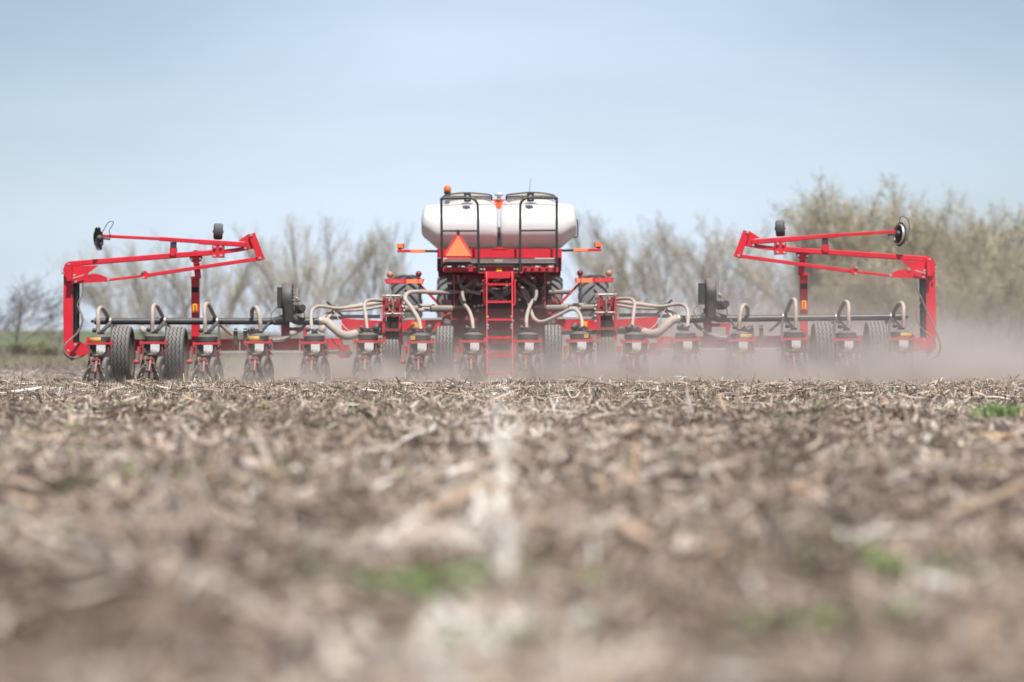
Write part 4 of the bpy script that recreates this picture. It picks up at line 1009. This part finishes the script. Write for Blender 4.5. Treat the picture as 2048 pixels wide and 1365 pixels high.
for m in (1, -1): q.beam(P(974.5, 545, 20.98, m), P(974.5, 556, 20.95, m), S(2.2), .045); q.beam(P(974.5, 556, LY(556), m), P(974.5, 749, LY(749), m), S(2.2), .045); rect(q, 971, 977, 543, 562, 21.0, .06, m)
poly(q, [(975, 544), (1025, 544), (1021, 556), (1018, 557), (975, 557)], 21.05, .03)
lad = q.build('ladder', RED, PL)
for k, yy in enumerate((569.5, 604.5, 640, 676, 712, 748.5)):
    q = MB(); a, b = P(975, yy, LY(yy)), P(1025, yy, LY(yy)); q.box((a + b) / 2, ((b - a).length, .11, S(3.6 if k < 5 else 3)))
    for j in range(7): q.box(a.lerp(b, (j + .5) / 7) + Vector((0, -.02, S(2.6))), (.022, .05, .010))
    q.build('rung', RED, lad)
q = MB()
for m in (1, -1):
    for yy in (634, 650.5, 656.5): q.bolt(P(976, yy, LY(yy) - .03, m), .019, .03)
q.bolt(P(1026, 642, LY(642) - .03), .019, .03); q.build('bolt_head', STEEL, lad)
# slow moving vehicle triangle
q = MB(); poly(q, [(911, 470.5), (924.5, 470.5), (946, 509), (941.5, 518.5), (896, 518.5), (890.5, 508)], 21.05, .012); sm = q.build('triangle_sign', SMVR, PL)
q = MB(); poly(q, [(917.8, 471.5), (943.5, 512.5), (893, 512.5)], 21.04, .008); q.build('orange_triangle', SMV, sm)
q = MB(); q.bolt(P(918, 485, 21.038), .006, .003); q.bolt(P(918, 506, 21.038), .006, .003); q.build('rivet', STEELD, sm)
q = MB(); q.beam(P(918, 460, 21.12), P(918, 476, 21.12), S(6), .03); q.build('sign_mount', BLK, sm)
# lamp bars
for m in (1, -1):
    q = MB(); q.beam(P(796, 502.5, 21.7, m), P(823, 502.5, 21.7, m), S(5.4, 21.7), .05); lb = q.build('lamp_bar', RED, PL)
    q = MB(); q.beam(P(851, 502.7, 21.7, m), P(880, 503, 21.7, m), S(4.8, 21.7), .045); q.build('bar_end', BLK, lb)
    q = MB(); q.beam(P(823, 502.5, 21.68, m), P(851.5, 502.5, 21.68, m), S(6.4, 21.7), .05); q.build('reflector', ORG, lb)
    q = MB(); q.box(P(802, 492, 21.7, m), (S(13, 21.7), .07, S(8.2, 21.7))); lp = q.build('lamp', ORL, lb)
    q = MB(); q.box(P(803, 497.5, 21.72, m), (S(11, 21.7), .08, S(1.6, 21.7))); q.lathe([(.02, 0), (.03, .03)], P(801, 500, 21.7, m), (0, 0, 1), 8); q.box(P(809.3, 492, 21.72, m), (S(1.6, 21.7), .08, S(9, 21.7))); q.build('lamp_housing', BLKD, lp)
    q = MB(); poly(q, [(770.5, 558), (850, 558.5), (847, 568), (773, 568)], 21.4, .03, m); lb = q.build('lower_lamp_bar', RED, PL)
    q = MB(); rect(q, 774, 808, 560, 567, 21.385, .01, m); q.build('striped_reflector', SMVR, lb)
    q = MB(); rect(q, 814, 836.5, 559, 567.4, 21.385, .012, m); rect(q, 838.5, 846, 559, 567.4, 21.385, .012, m); q.build('reflector', ORG, lb)
    q = MB(); q.beam(P(836, 566, 21.5, m), P(853, 582, 21.5, m), S(5), .05); q.beam(P(853, 582, 21.5, m), P(894, 624, 21.5, m), S(5.5), .05); q.build('lamp_strut', REDD, lb)
    q = MB(); q.sphere(P(781, 549.5, 21.42, m), S(6.8), 16); s1 = q.build('amber_lamp', AML, lb)
    q = MB(); q.lathe([(S(3.4), 0), (S(3.4), S(3))], P(781, 558.5, 21.42, m), (0, 0, 1), 10); q.build('lamp_base', RIMW, s1)
    q = MB(); q.sphere(P(838.5, 548.5, 21.42, m), S(6.4), 16); s1 = q.build('red_lamp', RDL, lb)
    q = MB(); q.lathe([(S(3.4), 0), (S(3.4), S(5))], P(838.5, 559, 21.42, m), (0, 0, 1), 10); q.build('lamp_base', RDL, s1)

# ---- underside of the tank: hopper funnel, manifolds, hose tangle
q = MB()
for m in (1, -1): poly(q, [(893, 543), (907, 543), (903, 598), (898, 598)], 21.9, .9, m)
q.build('funnel_side', GREYP, PL)
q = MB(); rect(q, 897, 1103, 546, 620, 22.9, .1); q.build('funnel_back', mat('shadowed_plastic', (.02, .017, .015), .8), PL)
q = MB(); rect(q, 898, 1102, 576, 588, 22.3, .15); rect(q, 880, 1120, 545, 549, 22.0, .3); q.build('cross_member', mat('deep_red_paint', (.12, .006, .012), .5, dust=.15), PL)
rr = random.Random(5)
for k in range(26):
    q = MB(); x0 = rr.uniform(902, 1000 - 6) if k % 2 else rr.uniform(1006, 1098); x1 = x0 + rr.uniform(-75, 75); x1 = min(max(x1, 905), 1095)
    y0 = rr.uniform(549, 575); y1 = rr.uniform(560, 606); d = rr.uniform(21.7, 22.6)
    q.tube([P(x0, y0, d), P((x0 + x1) / 2 + rr.uniform(-12, 12), (y0 + y1) / 2 + rr.uniform(-8, 8), d - .12), P(x1, y1, d)], S(3.2), 8)
    q.build('seed_hose', HOSE if k % 3 == 0 else HOSED, PL)
for m in (1, -1):
    q = MB(); q.tube([P(955, 560, 21.6, m), P(930, 576, 21.5, m), P(926, 590, 21.3, m), P(930, 604, 21.2, m)], S(3.6), 9); q.build('feed_hose', HOSED, PL)
    q = MB(); q.beam(P(909, 548, 21.5, m), P(909, 578, 21.5, m), S(3), .03); q.beam(P(909, 578, 21.5, m), P(909, 616, 21.5, m), S(2), .03); q.build('vertical_rod', REDFAR, PL)
    q = MB(); q.lathe([(S(6), -.15), (S(7), -.1), (S(7), .1), (S(6), .15)], P(902, 592, 21.8, m), (0, 0, 1), 14); q.build('canister', BLK, PL)
    q = MB(); q.lathe([(S(4), 0), (S(4), S(10))], P(893, 648, 21.0, m), (0, 0, 1), 12); rect(q, 888, 900, 640, 647, 21.05, .06, m); q.build('spool', GREYP, PL)
    q = MB(); rect(q, 884, 904, 600, 640, 21.5, .06, m); rect(q, 888, 893, 590, 600, 21.5, .05, m); q.build('upright_plate', mat('mid_red_paint', (.30, .02, .028), .5, dust=.35), PL)
# centre chassis box
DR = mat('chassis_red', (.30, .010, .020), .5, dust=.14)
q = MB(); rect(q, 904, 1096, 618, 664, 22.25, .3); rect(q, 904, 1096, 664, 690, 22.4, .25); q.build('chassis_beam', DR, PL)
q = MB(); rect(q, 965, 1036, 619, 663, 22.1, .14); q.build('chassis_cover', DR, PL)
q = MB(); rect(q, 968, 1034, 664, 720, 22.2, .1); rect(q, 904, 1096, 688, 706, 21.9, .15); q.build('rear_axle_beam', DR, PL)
q = MB(); rect(q, 880, 1120, 664, 674, 21.85, .1); q.build('hydraulic_block', BLKD, PL)
q = MB()
for (a, b) in ((935, 635), (940, 655), (956, 622), (1045, 622), (1060, 655), (1075, 640), (912, 612), (1040, 600), (950, 613), (958, 612), (965, 611), (900, 600), (1090, 598)): q.bolt(P(a, b, 22.08), .02, .05)
q.build('fitting', STEEL, PL)
# drawbar forward to the tractor and chassis depth
q = MB(); q.box((P(1000, 680, 21).x, 5.2, .62), (.28, 6.6, .30)); q.box((P(1000, 680, 21).x, 3.2, 1.55), (1.5, 1.4, .14)); q.build('drawbar', RED, PL)
q = MB(); 
for m in (1, -1): q.box((P(908, 600, 21.5, m).x, 2.6, 1.25), (.10, .12, 1.1))
q.build('chassis_stand', RED, PL)

# ------------------------------------------------------------------ tractor in front
TY = 49.0
TRX = -24.0 / F * TY
TR = empty('tractor', (TRX, TY, 0)); tag(TR, 'dark tractor with dual chevron tyres hidden ahead of the planter', 'tractor')
def lug_tyre(r, w):
    q = MB(); q.lathe([(r * .56, -.36 * w), (r * .62, -.44 * w), (r * .8, -.48 * w), (r * .89, -.46 * w), (r * .925, -.38 * w), (r * .93, 0), (r * .925, .38 * w), (r * .89, .46 * w), (r * .8, .48 * w), (r * .62, .44 * w), (r * .56, .36 * w)], (0, 0, 0), (1, 0, 0), 56)
    nl = 21
    for s in (-1, 1):
        for k in range(nl):
            a0 = 2 * math.pi * (k + (.5 if s > 0 else 0)) / nl
            vs = []; K = 5
            for i in range(K + 1):
                t = i / K; x = s * w * (.5 * t - .015 * (1 - t)); a = a0 - t * .36     # lugs sweep back towards the edge
                rr = (r, r, r, r * .995, r * .98, r * .93)[i]; hw = .024 + .012 * t
                for (dr, da) in ((-.075, -hw * 1.3), (0, -hw), (0, hw), (-.075, hw * 1.3)):
                    vs.append((x, (rr + dr) * math.sin(a + da), (rr + dr) * math.cos(a + da)))
            fs = [(4 * i + j, 4 * i + j + 1, 4 * i + j + 5, 4 * i + j + 4) for i in range(K) for j in range(3)] + [(0, 1, 2, 3), (4 * K, 4 * K + 3, 4 * K + 2, 4 * K + 1)]
            q.add(vs, fs)
    return q
tp = None
for px in (813.5, 904, 1096, 1186.5):
    x = (px - 1024) / F * TY - TRX; r = .875
    if tp is None:
        q = MB(); q.lathe([(r * .57, -.22), (r * .5, -.15), (r * .2, .0), (0, 0)], (0, 0, 0), (1, 0, 0), 32); q.lathe([(r * .57, .22), (r * .5, .15), (r * .2, .02), (0, .02)], (0, 0, 0), (1, 0, 0), 32)
        o = q.build('rear_wheel', mat('tractor_rim', (.45, .43, .40), .5, dust=.3), TR, (x, 0, r)); lug_tyre(r, .50).build('tyre', RUBT, o); tp = o
    else:
        o = tp.copy(); COL.objects.link(o); o.location = (x, 0, r); c = tp.children[0].copy(); COL.objects.link(c); c.parent = o
for px in (-.8, .8):
    o = tp.copy(); COL.objects.link(o); o.name = 'front_wheel'; o.location = (px, 2.9, r * .8); o.scale = (.8, .8, .8); c = tp.children[0].copy(); COL.objects.link(c); c.parent = o
q = MB(); q.tube([(-1.8, 0, .875), (1.8, 0, .875)], .11, 12, spline=False); q.build('axle', GREEN, TR)
q = MB(); q.box((0, .2, 1.1), (.6, 1.4, .6)); q.box((0, 2.5, 1.35), (.75, 2.6, .9)); q.build('body', GREEN, TR)
q = MB(); q.prism([(-.62, -.3, 1.4), (.62, -.3, 1.4), (.58, -.3, 2.45), (-.58, -.3, 2.45)], 1.3); q.build('cab', GLASS, TR)
q = MB(); q.box((0, .35, 2.51), (1.25, 1.45, .10)); q.build('roof', GREEN, TR)

# ------------------------------------------------------------------ dust raised by the planter
dm = bpy.data.materials.new('raised_dust'); dm.use_nodes = True; nt = dm.node_tree; nt.nodes.clear()
o_ = nt.nodes.new('ShaderNodeOutputMaterial'); pv = nt.nodes.new('ShaderNodeVolumePrincipled')
pv.inputs['Color'].default_value = (.86, .765, .70, 1); pv.inputs['Anisotropy'].default_value = .0
nt.links.new(pv.outputs[0], o_.inputs['Volume'])
tc_ = nt.nodes.new('ShaderNodeTexCoord'); sx = nt.nodes.new('ShaderNodeSeparateXYZ'); nt.links.new(tc_.outputs['Object'], sx.inputs[0])
def M(op, a, b=None, clamp=False):
    n = nt.nodes.new('ShaderNodeMath'); n.operation = op; n.use_clamp = clamp
    for i, v in enumerate((a, b)):
        if v is None: continue
        if isinstance(v, (int, float)): n.inputs[i].default_value = v
        else: nt.links.new(v, n.inputs[i])
    return n.outputs[0]
def RMP(v, a, b, c, d, smooth=True):
    n = nt.nodes.new('ShaderNodeMapRange'); n.interpolation_type = 'SMOOTHSTEP' if smooth else 'LINEAR'
    for i, q_ in enumerate((a, b, c, d)): n.inputs[i + 1].default_value = q_
    nt.links.new(v, n.inputs[0]); return n.outputs[0]
Xo, Yo, Zo = sx.outputs['X'], sx.outputs['Y'], sx.outputs['Z']
no = nt.nodes.new('ShaderNodeTexNoise'); no.inputs['Scale'].default_value = 1.5; no.inputs['Detail'].default_value = 4; nt.links.new(tc_.outputs['Object'], no.inputs[0])
nz_ = RMP(no.outputs[0], .36, .66, .12, 2.0, False)
xr = M('ADD', RMP(Xo, -5.0, -2.4, .05, 1.1), RMP(Xo, .5, 3.2, 0, .2))
Ys = M('SUBTRACT', Yo, RMP(Xo, .3, 3.5, -.25, -1.1))
hh = RMP(Xo, -3.5, 4.0, .19, .29)
low = M('MULTIPLY', M('EXPONENT', M('MULTIPLY', M('DIVIDE', Zo, hh), -1.0)), xr)
yf = M('MULTIPLY', RMP(Ys, 38.2, 39.3, 0, 1), RMP(Yo, 42, 50, 1, .08))
low = M('MULTIPLY', M('MULTIPLY', M('MULTIPLY', low, yf), 1.75), RMP(Xo, 5.6, 8.0, 1, .32))
hi = M('MULTIPLY', M('EXPONENT', M('MULTIPLY', Zo, -.8)), RMP(Xo, .5, 5.5, 0, .048))
hi = M('MULTIPLY', M('MULTIPLY', hi, RMP(Yo, 38.6, 41, 0, 1)), M('MULTIPLY', RMP(Xo, 5.2, 8.5, 1, .3), RMP(Yo, 43, 51, 1, .3)))
top = RMP(Zo, 1.4, 3.4, 1, 0)
den = M('MULTIPLY', M('MULTIPLY', M('ADD', low, hi), nz_), top)
nt.links.new(den, pv.inputs['Density'])
q = MB(); q.box((4, 46, 1.65), (26, 20, 3.6)); du = q.build('dust_cloud', dm)
me = du.data
tag(du, 'pale dust thrown up behind the row units, thickest on the right', kind='stuff')
dm.cycles.volume_step_rate = .25 if hasattr(dm.cycles, 'volume_step_rate') else 1

for o in list(bpy.data.objects):
    if 'h' in o.keys() and o.type == 'EMPTY': del o['h']
